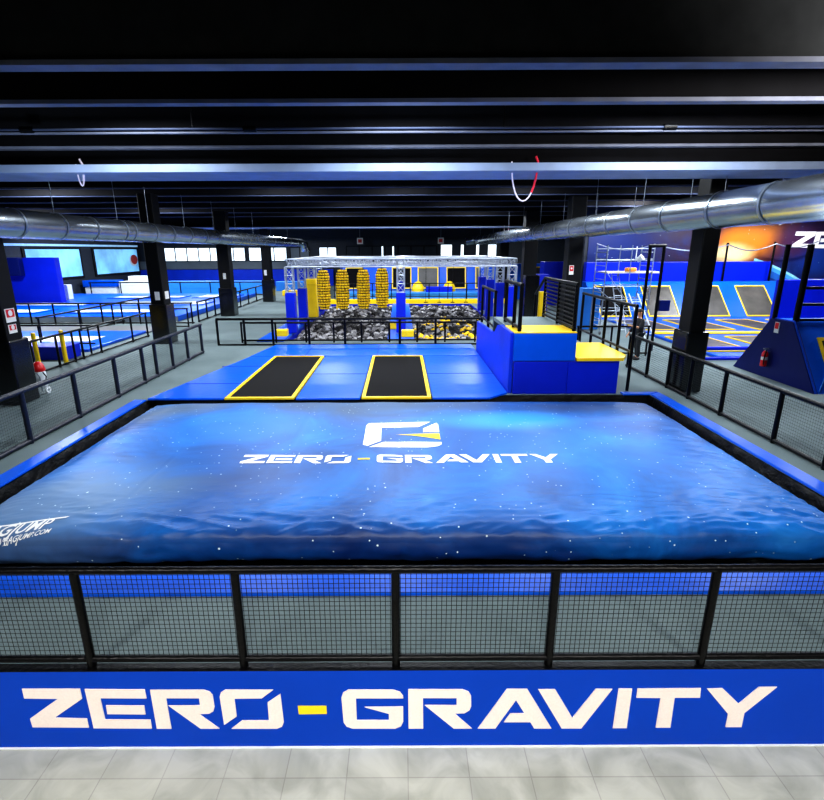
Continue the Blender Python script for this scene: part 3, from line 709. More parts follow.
# four climbing bags of yellow foam blocks in nets
def climbing_bag(first=None):
    t = thing('climbing_bag', '', 'climbing bag', (0, 0, 0), 'yellow climbing bags')
    m = MB(); rows, nn, H = 15, 12, 2.0
    rs = []
    for j in range(rows):
        f = (j + .5) / rows; rad = .31 * (1 - abs(2 * f - 1) ** 4 * .45) * (1 + .05 * math.sin(j * 1.7)); z = f * H; rs.append((rad, z))
        for i in range(nn):
            a = 2 * PI * (i + .5 * (j % 2) * .4) / nn + random.uniform(-.05, .05)
            M3 = Matrix.Rotation(a, 3, 'Z') @ Matrix.Rotation(random.uniform(-.15, .15), 3, 'X')
            m.obox((rad * .86 * math.cos(a), rad * .86 * math.sin(a), z), (.15, 2 * PI * rad / nn * .74, H / rows * .76), M3, .03)
    m.cur = 1; m.lathe([(0, .03), (.2, .06), (.23, .5), (.24, 1.0), (.23, 1.5), (.2, 1.94), (0, 1.99)], 12)
    m.build('foam_filling', [M['foam_yellow'], M['foam_dark']], t)
    m = MB()
    for j in range(rows + 1):
        z = j / rows * H; rr = .315 * (1 - abs(2 * z / H - 1) ** 5 * .45) + .012
        m.path([(rr * math.cos(a), rr * math.sin(a), z) for a in [2 * PI * k / 18 for k in range(19)]], .009, 4)
    for i in range(nn):
        a = 2 * PI * i / nn
        m.path([((.315 * (1 - abs(2 * f - 1) ** 5 * .45) + .012) * math.cos(a), (.315 * (1 - abs(2 * f - 1) ** 5 * .45) + .012) * math.sin(a), f * H) for f in [k / 12 for k in range(13)]], .009, 4)
    m.build('net', M['net'], t)
    MB().tube((0, 0, 1.97), (0, 0, 2.2), .03, 8).build('hanging_strap', M['black'], t)
    return t
labs = ['first from the left of four yellow net climbing bags hanging from the truss', 'second from the left of four yellow net climbing bags hanging from the truss',
        'third from the left of four yellow net climbing bags hanging from the truss', 'last and rightmost of four yellow net climbing bags hanging from the truss']
proto = climbing_bag()
for i, (x, z) in enumerate([(-4.0, .86), (-3.02, .88), (-1.94, .88), (-.97, .94)]):
    o = proto if i == 0 else dup(proto, (0, 0, 0))
    o.location = (x, 27.6, z); o.rotation_euler = (0, 0, i * 1.1); o['label'] = labs[i]

# foam pit
struct(MB().box(-5.1, 5.1, 22.95, 39, -1.6, -1.5).box(-5.15, -5.1, 22.95, 39, -1.6, -.01).box(5.1, 5.15, 22.95, 39, -1.6, -.01).box(-5.15, 5.15, 22.9, 22.95, -1.6, -.01).box(-5.15, 5.15, 39, 39.05, -1.6, -.01).build('trim_2', M['blue_deep']))
t = thing('pit_walkway', 'blue padded walkway running back between the two foam pits', 'walkway', (0, 30, -1.5))
MB().box(-.6, .6, 22.97, 38.95, -1.5, .03, .03).build('pad_body', M['blue'], t)
def heap(x, y):
    fx = .5 + .5 * math.cos(min(1, abs(x + (2.4 if x < 0 else -2.4)) / 2.6) * PI); fy = max(0, 1 - abs(y - 32) / 7)
    return -.28 + (.45 if x < 0 else .3) * fx * fy
def cube_mesh(mt, s_, seed):
    rr = random.Random(seed); bm = bmesh.new(); bmesh.ops.create_cube(bm, size=s_)
    for v in bm.verts: v.co += Vector([rr.uniform(-.02, .02) for _ in range(3)])
    bmesh.ops.bevel(bm, geom=bm.edges[:], offset=.012, segments=1, affect='EDGES')
    me = bpy.data.meshes.new('foam_cube'); bm.to_mesh(me); bm.free(); me.materials.append(M[mt]); return me
kinds = [('foam_light', 'light grey'), ('foam_mid', 'grey'), ('foam_dark', 'dark grey'), ('foam_yellow', 'yellow'), ('red_foam', 'red')]
meshes = {k: [cube_mesh(k, .18, i) for i in range(2)] for k, _ in kinds}
cells = []
for side in (-1, 1):
    for j in range(9):
        for i in range(18):
            x = side * (.72 + .245 * i); y = 23.1 + .255 * j
            if x > 3.9: continue
            cells.append((y, x, side))
cells.sort(); cells = cells[:296]
rr = random.Random(3)
for y, x, side in cells:
    w = rr.random()
    if side < 0: k = 0 if w < .3 else 1 if w < .52 else 2 if w < .97 else 4
    else: k = 0 if w < .25 else 1 if w < .42 else 2 if w < .72 else 3
    key, colr = kinds[k]
    o = bpy.data.objects.new('foam_cube', rr.choice(meshes[key])); COL.objects.link(o)
    o.location = (x + rr.uniform(-.03, .03), y + rr.uniform(-.03, .03), heap(x, y) + rr.uniform(-.03, .1)); o.rotation_euler = [rr.uniform(-.6, .6), rr.uniform(-.6, .6), rr.uniform(0, 3)]
    where = 'left' if side < 0 else 'right'
    tag(o, f'loose {colr} foam cube near the front of the {where} foam pit', 'foam cube', f'{colr} foam cubes in the {where} pit')
for side, where in ((-1, 'left'), (1, 'right')):
    m = MB()
    for j in range(62):
        for i in range(19):
            x = side * (.72 + .235 * i); y = 23.1 + .255 * j
            front = any(abs(y - c[0]) < .01 and c[2] == side for c in cells) and x < 3.9
            for lay in range(2):
                z = heap(x, y) - (.2 if lay == 0 else 0)
                if front and lay: continue
                if not lay and j > 12: continue
                E_ = Matrix.Rotation(rr.uniform(0, 3), 3, 'Z') @ Matrix.Rotation(rr.uniform(-.6, .6), 3, 'X') @ Matrix.Rotation(rr.uniform(-.6, .6), 3, 'Y')
                w = rr.random(); m.cur = 0 if w < .26 else 1 if w < .5 else 2
                if side > 0 and y < 31 and rr.random() < .16: m.cur = 3
                m.obox((x + rr.uniform(-.05, .05), y + rr.uniform(-.05, .05), z + rr.uniform(-.05, .13)), [.19 + rr.uniform(-.04, .03)] * 3, E_)
    o = m.build('foam_cubes', [M['foam_light'], M['foam_mid'], M['foam_dark'], M['foam_yellow']])
    tag(o, f'deep heap of grey foam pieces filling the rest of the {where} foam pit', 'foam', kind='stuff')
def block(x0, x1, y0, y1, z0, z1, mt, name, label, cat='block', group=None, bev=.03):
    t = thing(name, label, cat, ((x0 + x1) / 2, (y0 + y1) / 2, z0), group)
    MB().box(x0, x1, y0, y1, z0, z1, bev).build('cover', M[mt], t); return t
block(-.58, -.12, 26.0, 26.4, .03, .36, 'yellow', 'foam_block', 'small yellow block on the pit walkway, behind the middle column')
block(.02, .58, 23.5, 23.9, .03, .34, 'yellow', 'foam_block', 'small yellow block at the near end of the pit walkway')
block(-4.45, -4.0, 36.2, 36.6, -.3, 1.15, 'yellow', 'padded_post', 'yellow padded post standing behind the two left climbing bags', 'padded post')
block(-5.75, -5.2, 23.6, 24.1, .0, .36, 'yellow', 'foam_block', 'small yellow block beside the foot of the left truss column')
seamed('edge_pad', 'blue edge pad along the left side of the foam pit', [(-6.3, 22.6), (-5.12, 22.6), (-5.12, 36), (-6.0, 36)], 0, .08, 'blue', [((-6.2, 26), (-5.12, 26))])
seamed('edge_pad', 'yellow edge pad along the back of the foam pits', [(-5.6, 39.1), (8.6, 39.1), (8.6, 39.9), (-5.6, 39.9)], 0, .3, 'yellow', [])

# ------------------------------------------------------------------ far trampoline wall behind the truss
t = thing('trampoline_wall', 'long blue padded wall with upright black trampolines behind the foam pits', 'wall', (4, 43, 0))
MB().prism([(42.2, 0), (43.0, 2.75), (43.3, 2.75), (43.3, 0)], 'x', -4.8, 12.0).build('wall_pad', M['blue'], t)
def lean(m, x0, x1, z0, z1, off, yb, slope, th=.03):
    """leaning slab on the plane y = yb + slope*z"""
    n = Vector((0, -1, slope)).normalized() * off
    vs = []
    for o_ in (0, th):
        nn = Vector((0, -1, slope)).normalized() * (off + o_)
        for x, z in ((x0, z0), (x1, z0), (x1, z1), (x0, z1)): vs.append(Vector((x, yb + slope * z, z)) + nn)
    return m.add(vs, [(0, 3, 2, 1), (4, 5, 6, 7), (0, 1, 5, 4), (1, 2, 6, 5), (2, 3, 7, 6), (3, 0, 4, 7)])
def wall_tramp(x0, x1, z0, z1, yb, slope, parent, bed='mat_black', w=.08):
    bo = MB()
    for q in ((x0, x1, z0, z0 + w), (x0, x1, z1 - w, z1), (x0, x0 + w, z0 + w, z1 - w), (x1 - w, x1, z0 + w, z1 - w)): lean(bo, *q, .0, yb, slope, .05)
    o = bo.build('trampoline_border', M['yellow'], parent)
    lean(MB(), x0 + w, x1 - w, z0 + w, z1 - w, .0, yb, slope, .02).build('trampoline_bed', M[bed], o)
SL = .8 / 2.75
for x0, x1, bed in [(-4.4, -3.0, 'mat_black'), (-.7, .85, 'mat_black'), (1.35, 3.0, 'mat_grey'), (3.65, 5.2, 'mat_black'), (5.95, 6.3, 'mat_grey'), (10.4, 11.7, 'mat_grey')]:
    wall_tramp(x0, x1, .85, 2.5, 42.2, SL, t, bed)
t = thing('trampoline_bench', 'pale blue padded deck in front of the far trampoline wall', 'pad', (2, 41, 0))
MB().box(-5, 7.3, 39.95, 42.1, 0, .75, .03).build('pad_body', M['blue_light'], t)
for i, (x, l) in enumerate([(1.32, 'left of two yellow rounded pads on the far pale blue deck'), (3.75, 'right of two yellow rounded pads on the far pale blue deck')]):
    t = thing('rounded_pad', l, 'pad', (x, 41, .75), 'yellow rounded pads')
    MB().lathe([(.5 * math.cos(a), .75 * math.sin(a)) for a in [PI / 2 * k / 8 for k in range(9)]], 20, (x, 41.2, .755)).build('cover', M['yellow'], t)
block(1.9, 3.9, 40.2, 40.7, .75, 1.15, 'blue_deep', 'foam_block', 'long dark blue block between the two yellow rounded pads')
railing('thin black railing along the back edge of the foam pits', (-5.0, 39.4), (6.5, 39.4), [.1 + 1.4 * i for i in range(9)], h=1.25, zb=.3, r=.035, z=.2, bars=1)
# dark blue padded blocks beyond the jump platform
block(10.0, 11.6, 37.4, 38.6, 0, 3.0, 'blue_deep', 'padded_tower', 'tall dark blue padded block beyond the jump platform, taller of two', 'padded block')
block(8.2, 9.5, 34.2, 35, 0, 2.3, 'blue_deep', 'padded_tower', 'lower dark blue padded block just left of the tallest one', 'padded block')
block(7.1, 7.5, 27.2, 27.6, 0, 1.75, 'yellow', 'padded_post', 'narrow yellow padded post behind the jump platform', 'padded post')
block(6.2, 6.9, 26.5, 27.1, 0, 2.6, 'pillar_pad', 'speaker_cabinet', 'tall black cabinet behind the jump platform beside the yellow post', 'cabinet')
# exit signs, far windows
for x, l in [(-4.4, 'left of two small exit signs hanging at the far end'), (4.35, 'right of two small exit signs hanging at the far end')]:
    t = thing('exit_sign', l, 'sign', (x, 59, 4.45))
    MB().box(x - .32, x + .32, 58.95, 59, 4.45, 5.1).build('panel', M['sticker'], t)
    MB().box(x - .2, x + .2, 58.94, 58.95, 4.6, 4.95).build('symbol', M['red_foam'], t)
    MB().tube((x, 58.98, 5.1), (x, 58.98, 7), .02, 6).build('hanger', M['steel'], t)
wn = [0]
def window(x0, x1, z0, z1, cols, label=None, y=59.9, pane='window'):
    wn[0] += 1
    m = MB(); w = (x1 - x0) / cols
    for i in range(cols + 1): m.box(x0 + i * w - .05, x0 + i * w + .05, y - .08, y, z0, z1)
    m.box(x0, x1, y - .08, y, z0 - .08, z0).box(x0, x1, y - .08, y, z1, z1 + .08)
    o = struct(m.build('window_%d' % wn[0], M['pillar']))
    MB().box(x0, x1, y - .03, y - .02, z0, z1).build('pane', M[pane], o)
window(-27.5, -17.2, 2.75, 4.1, 8)
window(-16.8, -12.6, 2.75, 4.1, 3)
window(-12.2, -10.1, 2.75, 4.1, 2, pane='grey_wall')
window(-9.0, -7.1, 3.0, 4.1, 2)
window(4.4, 5.7, 3.0, 4.35, 1)
window(6.6, 7.0, 3.0, 4.35, 1)
window(8.3, 8.7, 3.0, 4.35, 1)
window(9.6, 10.6, 3.0, 4.35, 1)
window(-6, 4, 3.0, 4.2, 7, pane='dark_wall')
for x, l in [(-1.95, 'left of two short white tube lamps at the far end'), (-.8, 'right of two short white tube lamps at the far end')]:
    t = thing('tube_lamp', l, 'lamp', (x, 58, 3.1)); MB().tube((x, 58, 3.1), (x, 58, 4.2), .08, 8).build('tube', M['window'], t)
    MB().tube((x, 58, 4.2), (x, 58, 7), .02, 6).build('hanger', M['black'], t)

# ------------------------------------------------------------------ left trampoline hall
t = thing('wall_padding', 'long deep blue padding band on the far wall under the windows', 'padding', (-17, 59.8, 0))
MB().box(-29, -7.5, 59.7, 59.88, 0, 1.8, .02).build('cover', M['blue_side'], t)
t = thing('padded_wall', 'big bright blue padded block wall at the far left', 'padded wall', (-26, 38, 0))
MB().box(-28.6, -24.4, 38, 38.6, 0, 3.42, .04).build('cover', M['blue_deep'], t)
MB().box(-28.6, -26.6, 37.5, 37.98, 2.2, 3.42, .03).build('corner_pad', M['blue_navy'], t)
# back-lit posters on the left wall
t = thing('wall_poster', 'pale blue glowing poster on the far left wall, nearest of the two', 'poster', (-28.9, 43.5, 1.6))
MB().box(-28.99, -28.9, 41.4, 49.0, 1.5, 4.15).build('frame', M['pillar'], t); MB().box(-28.9, -28.88, 41.7, 48.7, 1.7, 4.0).build('print', M['window_blue'], t)
t = thing('wall_poster', 'pale blue glowing poster with a red planet on the far left wall', 'poster', (-28.9, 53.5, 1.6))
MB().box(-28.99, -28.9, 50.8, 59.6, 1.5, 4.15).build('frame', M['pillar'], t); MB().box(-28.9, -28.88, 51.1, 59.3, 1.7, 4.0).build('print', M['window_blue'], t)
MB().disc((-28.87, 58.5, 2.95), (.75, .5), 'x').build('planet_print', M['red_foam'], t); MB().disc((-28.872, 58.3, 2.85), (.85, .58), 'x').build('planet_glow', M['print_white'], t)
struct(MB().box(-29, -28.8, 10, 59.5, 4.25, 4.42).build('trim_3', M['strip']))
# main deck of the left hall
t = thing('trampoline_field', 'wide bright blue trampoline deck in the far left hall', 'deck', (-21, 37, 0))
MB().box(-28.5, -12.6, 29.6, 37.3, 0, .3, .03).box(-24.3, -12.6, 37.3, 46, 0, .3, .03).box(-28.5, -24.3, 38.7, 46, 0, .3, .03).build('deck_pad', M['blue'], t)
MB().box(-28.8, -12.6, 29.52, 29.6, 0, .27).build('front_skirt', M['grey_wall'], t)
k = 0
for (x0, x1, y0, y1, bed, l) in [(-20.2, -14.0, 31.0, 33.0, 'mat_glare', 'glare-pale trampoline at the right front of the far left deck'), (-27.6, -21.6, 31.0, 33.2, 'mat_glare', 'glare-pale trampoline at the left front of the far left deck'),
        (-27.6, -21.2, 35.2, 37.2, 'mat_glare', 'glare-pale trampoline in the middle row of the far left deck, before the blue wall'), (-20, -13.4, 35.6, 38.2, 'mat_glare', 'wide glare-pale trampoline in the middle row of the far left deck, behind the second pillar'),
        (-22.8, -17.0, 41, 43, 'mat_glare', 'glare-pale trampoline in the back row of the far left deck'), (-16.2, -13.0, 41, 44, 'mat_glare', 'glare-pale trampoline in the back row of the left deck, nearest the aisle')]:
    trampoline(x0, x1, y0, y1, .337, l, bed, 'blue', .22)
railing('black railing along the front of the wide left trampoline deck', (-22.0, 28.6), (-11.3, 28.6), [.4, 1.8, 3.1, 4.5, 5.7, 6.8, 7.75, 9.6, 10.6], h=1.12, zb=.06, r=.045, pr=.045)
railing('black railing crossing the left trampoline deck, rising away from the camera', (-15.6, 22.4), (-15.6, 34.0), [.1, 3.0, 6.0, 9.0, 11.5], h=1.1, zb=.06, r=.045)
railing('black railing beside the aisle between the second and third left pillars', (-11.3, 29.2), (-11.3, 46.0), [.05, 1.4, 2.8, 4.4, 6.0, 8.0, 10, 12.2, 14.3, 16.6], h=1.1, zb=.06, r=.045)
railing('black railing across the back of the left trampoline deck', (-27.6, 47.2), (-11.6, 47.2), [.1 + 2.65 * i for i in range(7)], h=1.15, zb=.06, r=.05)
railing('short black gate railing beside the second left pillar', (-12.4, 26.9), (-10.9, 26.9), [.05, .75, 1.45], h=1.0, zb=.1, r=.04)
# near lane of the left hall
t = thing('trampoline_lane', 'low blue padded lane with a sandy strip behind the nearest left pillar', 'deck', (-17, 22.7, 0))
MB().box(-24, -12.4, 20.4, 25.3, 0, .12, .03).build('deck_pad', M['blue'], t)
MB().box(-22.5, -13.4, 22.2, 23.5, .12, .135).build('sandy_strip', M['wood'], t)
MB().box(-24, -12.3, 25.3, 27.4, 0, .06).build('step', M['rubber'], t)
block(-14.6, -12.25, 18.8, 19.7, 0, .5, 'blue_deep', 'foam_block', 'dark blue block on the floor behind the yellow posts at left', 'block')
railing('long black railing along the left aisle, behind the nearest pillar and extinguisher trolley', (-11.75, 16.3), (-11.75, 24.2), [.05, 1.3, 2.2, 2.7, 3.9, 6.4, 7.8], h=1.1, zb=.06, r=.04)
railing('short black railing end beside the yellow posts at left', (-12.9, 16.4), (-11.85, 16.3), [.05, 1.0], h=1.1, zb=.5, r=.035)
railing('black railing at the front of the low blue lane at left', (-20, 20.1), (-11.9, 20.1), [.1, 2, 4, 6, 7.9], h=1.1, zb=.4, r=.035)
for (x, y, l) in [(-12.55, 17.7, 'left of two slim yellow padded posts behind the nearest left pillar'), (-11.98, 18.3, 'right of two slim yellow padded posts behind the nearest left pillar')]:
    t = thing('padded_post', l, 'post', (x, y, 0), 'slim yellow posts'); MB().tube((x, y, 0), (x, y, 1.15), .075, 12).build('post_pad', M['yellow'], t); MB().ell((x, y, 1.15), (.075, .075, .04), 12, 6).build('cap', M['yellow'], t)
# pale blocks at the far end of the left hall
block(-25.9, -25.2, 40.2, 40.8, .305, 1.4, 'white', 'foam_block', 'narrow white block on the far left deck beside the big blue wall', 'block')
t = thing('vaulting_table', 'long white box with blue top behind the far left railing', 'box', (-24.6, 50.6, 0))
MB().box(-28.5, -25.7, 48, 49.2, 0, .75, .03).build('body', M['white'], t); MB().box(-28.6, -25.6, 47.9, 49.3, .75, 1.3, .03).build('top_pad', M['blue'], t)
t = thing('vaulting_table', 'big white stepped box behind the far left railing, right of the blue topped one', 'box', (-21.5, 51, 0))
MB().box(-25.4, -21.9, 48, 49.6, 0, 1.2, .03).build('body', M['white'], t); MB().box(-24.7, -21.9, 48.4, 49.6, 1.2, 1.65, .03).build('upper_step', M['white'], t)
block(-21.6, -12.6, 49, 50, 0, 1.15, 'blue_light', 'foam_block', 'long pale blue block under the far windows, behind the second left pillar', 'block')
block(-12.2, -8.6, 52, 53, 0, .9, 'blue_light', 'foam_block', 'pale blue block under the far windows beside the farthest left pillar', 'block')
block(-10.4, -8.6, 46.5, 47.5, 0, .45, 'yellow', 'foam_block', 'low yellow block at the far end of the left aisle', 'block')
# fire extinguisher trolley
t = thing('extinguisher_trolley', 'white wheeled cylinder trolley with a red hood beside the nearest left pillar', 'trolley', (-10.12, 14.25, 0))
MB().lathe([(0, .18), (.14, .18), (.155, .22), (.155, .58), (.13, .64), (0, .66)], 20, (-10.14, 14.25, 0)).build('cylinder', M['white'], t)
m = MB(); m.lathe([(0, .9), (.06, .89), (.12, .83), (.16, .72), (.165, .64), (.14, .62)], 18, (-10.14, 14.25, 0)); m.build('red_hood', M['red'], t)
m = MB()
for sx in (-1, 1): m.path([(-10.14 + sx * .13, 14.05, .1), (-10.14 + sx * .13, 14.05, .5), (-10.14 + sx * .12, 13.98, .62)], .014, 6)
m.path([(-10.26, 13.98, .62), (-10.14, 13.9, .66), (-10.02, 13.98, .62)], .014, 6); m.build('handle_frame', M['steel'], t)
for sx in (-1, 1):
    w = MB().tube((-10.14 + sx * .17, 14.2, .1), (-10.14 + sx * .21, 14.2, .1), .1, 16).build('wheel', M['white'], t)
    MB().tube((-10.14 + sx * .16, 14.2, .1), (-10.14 + sx * .22, 14.2, .1), .035, 10).build('hub', M['steel'], w)
MB().path([(-10.0, 14.2, .6), (-9.86, 14.1, .5), (-9.88, 14.05, .32), (-10.0, 14.08, .3)], .018, 8).build('hose', M['black'], t)
# ------------------------------------------------------------------ right trampoline hall
t = thing('mural', 'space mural with orange glow, stars and white lettering high on the right wall', 'mural', (19, 33.04, 1.8))
MB().box(11.4, 26.9, 33.0, 33.045, 1.9, 5.6).build('print', M['mural'], t)
gl = {k: v for k, v in GLYPHS}
def mural_letter(key, x0, z0, sx, sz):
    polys = gl[key]; xm = min(q[0] for pl in polys for q in pl)
    m = MB()
    for pl in polys: m.prism([((x - xm) * sx + x0 + (z + .695) * .25, z0 + (z + .695) * sz) for x, z in pl], 'y', 32.96, 33.0)
    m.build('letter', M['print_white'], t)
mural_letter('Z', 23.75, 3.8, 2.15, 2.0); mural_letter('E', 25.0, 3.8, 2.3, 2.0)
# blue arc of the planet printed low on the mural
for k, (ra, rb, c_) in enumerate([(14.0, 13.86, (150, 225, 255)), (13.86, 13.65, (70, 165, 235)), (13.65, 13.3, (28, 105, 200)), (13.3, 12.7, (10, 52, 140))]):
    A_ = [R(74 - 24 * i / 20) for i in range(21)]
    MB().prism([(17.8 + ra * math.cos(a), -10.2 + ra * math.sin(a)) for a in A_] + [(17.8 + rb * math.cos(a), -10.2 + rb * math.sin(a)) for a in A_[::-1]], 'y', 32.97 + .004 * k, 33.0).build('planet_rim', mat('planet_rim_print', c_, .6), t)
t = thing('wall_padding', 'deep blue padding band between the mural and the sloping trampolines', 'padding', (16, 32.6, 1.8))
MB().box(11.2, 22.3, 32.4, 32.9, 1.85, 3.08, .03).build('cover', M['blue_deep'], t)
t = thing('sloping_trampoline_wall', 'blue sloping padded wall with four leaning trampolines under the right mural', 'wall', (17, 31, 0))
MB().prism([(29.6, 0), (31.6, 1.95), (32.35, 1.95), (32.35, 0)], 'x', 11.0, 25.5).build('wall_pad', M['blue'], t)
for x0, bed in ((11.35, 'mat_black'), (14.1, 'mat_grey'), (16.95, 'mat_grey'), (19.65, 'mat_grey')):
    wall_tramp(x0, x0 + 1.75, .12, 1.72, 29.6, 2.0 / 1.95, t, bed, .05)
t = thing('trampoline_field', 'blue trampoline deck in the right hall, before the sloping wall', 'deck', (17, 25, 0))
MB().box(11.45, 26, 18.5, 29.55, 0, .12, .03).build('deck_pad', M['blue'], t)
i = 0
for yy, ln_, row in ((24.6, 3.6, 'far'), (19.2, 3.4, 'near')):
    for x0, col_ in ((11.5, 'first'), (14.1, 'second'), (16.95, 'third'), (19.65, 'fourth')):
        trampoline(x0, x0 + 1.75, yy, yy + ln_, .157, f'grey trampoline in the {row} row of the right hall, {col_} from the aisle', 'mat_grey', 'yellow', .05, 'grey trampolines in the right hall deck')
block(11.5, 24, 23.4, 23.85, .122, .2, 'yellow', 'edge_pad', 'long yellow pad strip across the right trampoline deck', 'pad')
railing('blue topped low barrier between the right aisle and the trampolines', (9.9, 18.35), (18, 18.35), [.1, 2.7, 5.4, 8.0], h=.42, zb=.05, r=.07, m=M['blue_deep'])
# net posts and rope above the sloping wall
pp = []
for i, (x, z, l) in enumerate([(19.4, 4.1, ''), (22.2, 4.15, '')]):
    t = thing('net_post', f'{["first", "second", "third"][i]} slim black net post from the big right pillar, above the sloping wall', 'post', (x, 32.2, 1.95), 'slim net posts above the sloping wall')
    MB().tube((x, 32.2, 1.95), (x, 32.2, z), .06, 8).build('pole', M['black'], t); MB().ell((x, 32.2, z), (.08, .08, .08), 8, 6).build('cap', M['black'], t)
t = thing('net_rope', 'pale sagging rope strung between the posts above the right trampolines', 'rope', (16, 32.1, 4))
pts = []
for (x0, z0), (x1, z1) in zip([(11.6, 4.15), (15.0, 4.1), (19.4, 4.05), (22.2, 4.1)], [(15.0, 4.1), (19.4, 4.05), (22.2, 4.1), (25, 4.4)]):
    pts += [(x0 + (x1 - x0) * f, 32.1, z0 + (z1 - z0) * f - .35 * math.sin(PI * f)) for f in [k / 8 for k in range(8)]]
MB().path(pts, .035, 6).build('rope', M['steel'], t)
# wedge tower
WX = 11.3
t = thing('wedge_tower', 'big navy and blue wedge shaped trampoline ramp behind the right railing', 'ramp', (13.5, 15.5, 0))
MB().prism([(13.75, 0), (15.05, 1.8), (15.95, 1.8), (17.35, 0)], 'x', WX, WX + .12).build('end_panel', M['blue_navy'], t)
MB().prism([(13.75, 0), (15.05, 1.8), (15.95, 1.8), (17.35, 0)], 'x', WX + .12, 18.0).build('ramp_pad', M['blue'], t)
m = MB(); m.tube((WX + .06, 13.75, .0), (WX + .06, 15.05, 1.8), .035, 8).tube((WX + .06, 15.05, 1.8), (WX + .06, 15.95, 1.8), .035, 8); m.build('edge_piping', M['blue_sign'], t)
wall_tramp(11.85, 13.6, .35, 1.38, 13.75, 1.3 / 1.8, t, 'mat_grey', .08)
sw = MB()
for k in range(7):
    a0, z0 = 11.46 + .05 * k, .05 + .05 * k
    q = [Vector((a0 + .7 * f, 13.75 + 1.3 / 1.8 * (z0 + .55 * f ** .7 * (1 + .1 * k)) - .02, z0 + .55 * f ** .7 * (1 + .1 * k) + .015)) for f in [i / 8 for i in range(9)]]
    if k % 2 == 0: sw.path(q, .012, 5)
sw.build('swirl_print', M['blue_light'], t)
t = thing('climbing_bars', 'tall black posts with cross bars on top of the wedge ramp', 'bars', (11.5, 15.5, 1.8))
MB().tube((11.0 + .36, 15.9, 1.8), (11.36, 15.9, 3.95), .07, 10).build('post', M['black'], t)
MB().tube((11.5, 15.2, 1.8), (11.5, 15.2, 3.95), .085, 10).build('post', M['black'], t)
for z in (1.84, 2.28, 2.75): MB().tube((11.5, 15.2, z), (17, 15.2, z), .045, 8).build('cross_bar', M['black'], t)
MB().tube((16.9, 15.2, 1.8), (16.9, 15.2, 3.95), .085, 10).build('post', M['black'], t)
t = thing('padding_screen', 'bright blue padded screen behind the black bars above the wedge ramp', 'padding', (15, 18.3, 0))
MB().box(12.6, 20, 17.6, 17.9, 0, 2.85, .03).build('cover', M['blue_deep'], t)
# extinguisher on the wedge end
t = thing('fire_extinguisher', 'red fire extinguisher hanging on the navy end of the wedge ramp', 'extinguisher', (11.16, 15.75, .35))
MB().lathe([(0, 0), (.085, 0), (.09, .03), (.09, .38), (.06, .45), (.03, .48), (0, .48)], 18, (11.18, 15.75, .35)).build('cylinder', M['red'], t)
MB().lathe([(.092, .2), (.092, .3)], 18, (11.18, 15.75, .35)).build('paper_band', M['sticker'], t)
MB().tube((11.18, 15.75, .83), (11.18, 15.75, .88), .03, 8).box(11.1, 11.26, 15.73, 15.77, .88, .91).build('valve', M['steel'], t)
MB().path([(11.18, 15.72, .87), (11.1, 15.62, .8), (11.09, 15.63, .55), (11.12, 15.66, .42)], .016, 8).build('hose', M['black'], t)
t = thing('safety_sign', 'small red extinguisher sign at the top of the navy wedge end', 'sign', (WX - .01, 15.6, 1.45))
MB().box(WX - .015, WX, 15.53, 15.72, 1.4, 1.72).build('backing', M['sticker'], t); MB().box(WX - .02, WX - .015, 15.55, 15.7, 1.52, 1.7).build('red_field', M['red'], t)
# tall black frame behind the right aisle
t = thing('goal_frame', 'tall thin black rectangular frame standing left of the big right pillar', 'frame', (9.5, 20.5, 0))
MB().tube((9.3, 20.2, 0), (9.3, 20.2, 3.95), .06, 8).build('post', M['black'], t); MB().tube((9.82, 20.2, 0), (9.82, 20.2, 3.95), .06, 8).build('post', M['black'], t)
MB().tube((9.24, 20.2, 3.95), (9.88, 20.2, 3.95), .06, 8).build('top_bar', M['black'], t)
MB().box(9.9, 10.3, 20.15, 20.25, 1.55, 1.95).build('control_box', M['blue_navy'], t)
block(8.9, 9.8, 25.9, 26.6, 0, 2.0, 'blue_light', 'foam_block', 'upright pale blue pad beside the scaffold tower', 'pad')
# scaffold
t = thing('scaffold_tower', 'silver mobile scaffold tower with a plank deck behind the jump platform', 'scaffold', (10.4, 24.8, 0))
lx, ly = (9.25, 11.35), (24.2, 25.5)
for x in lx:
    m = MB()
    for y in ly: m.tube((x, y, .15), (x, y, 4.0), .03, 8)
    for k in range(12): m.tube((x, ly[0], .4 + .3 * k), (x, ly[1], .4 + .3 * k), .02, 6)
    m.build('end_frame', M['steel'], t)
    for y in ly: MB().tube((x - .02, y, .08), (x + .04, y, .08), .08, 12).build('caster', M['rubber'], t)
x = 10.35
m = MB()
for y in ly: m.tube((x, y, 2.4), (x, y, 4.0), .025, 8)
m.build('middle_frame', M['steel'], t)
m = MB()
for y in ly:
    for z in (.5, 1.1, 1.6, 2.2, 3.35, 3.85): m.tube((lx[0], y, z), (lx[1], y, z), .02, 6)
m.build('guard_bars', M['steel'], t)
m = MB(); m.tube((lx[0], ly[0], .5), (lx[1], ly[0], 2.2), .016, 6).tube((lx[0], ly[1], 2.2), (lx[1], ly[1], .5), .018, 6).tube((lx[0], ly[0], 2.9), (10.3, ly[0], 1.6), .018, 6); m.build('brace', M['steel'], t)
MB().box(lx[0] + .1, lx[1] + .5, ly[0] + .1, ly[1] - .1, 2.78, 2.84).build('plank_deck', M['wood'], t)
m = MB(); m.tube((10.05, 24.0, .1), (9.9, 25.2, 2.8), .022, 6).tube((10.4, 24.0, .1), (10.25, 25.2, 2.8), .022, 6)
for k in range(9):
    f = (k + .5) / 9; m.tube((10.05 - .15 * f, 24.0 + 1.2 * f, .1 + 2.7 * f), (10.4 - .15 * f, 24 + 1.2 * f, .1 + 2.7 * f), .015, 6)
m.build('ladder', M['alu'], t)
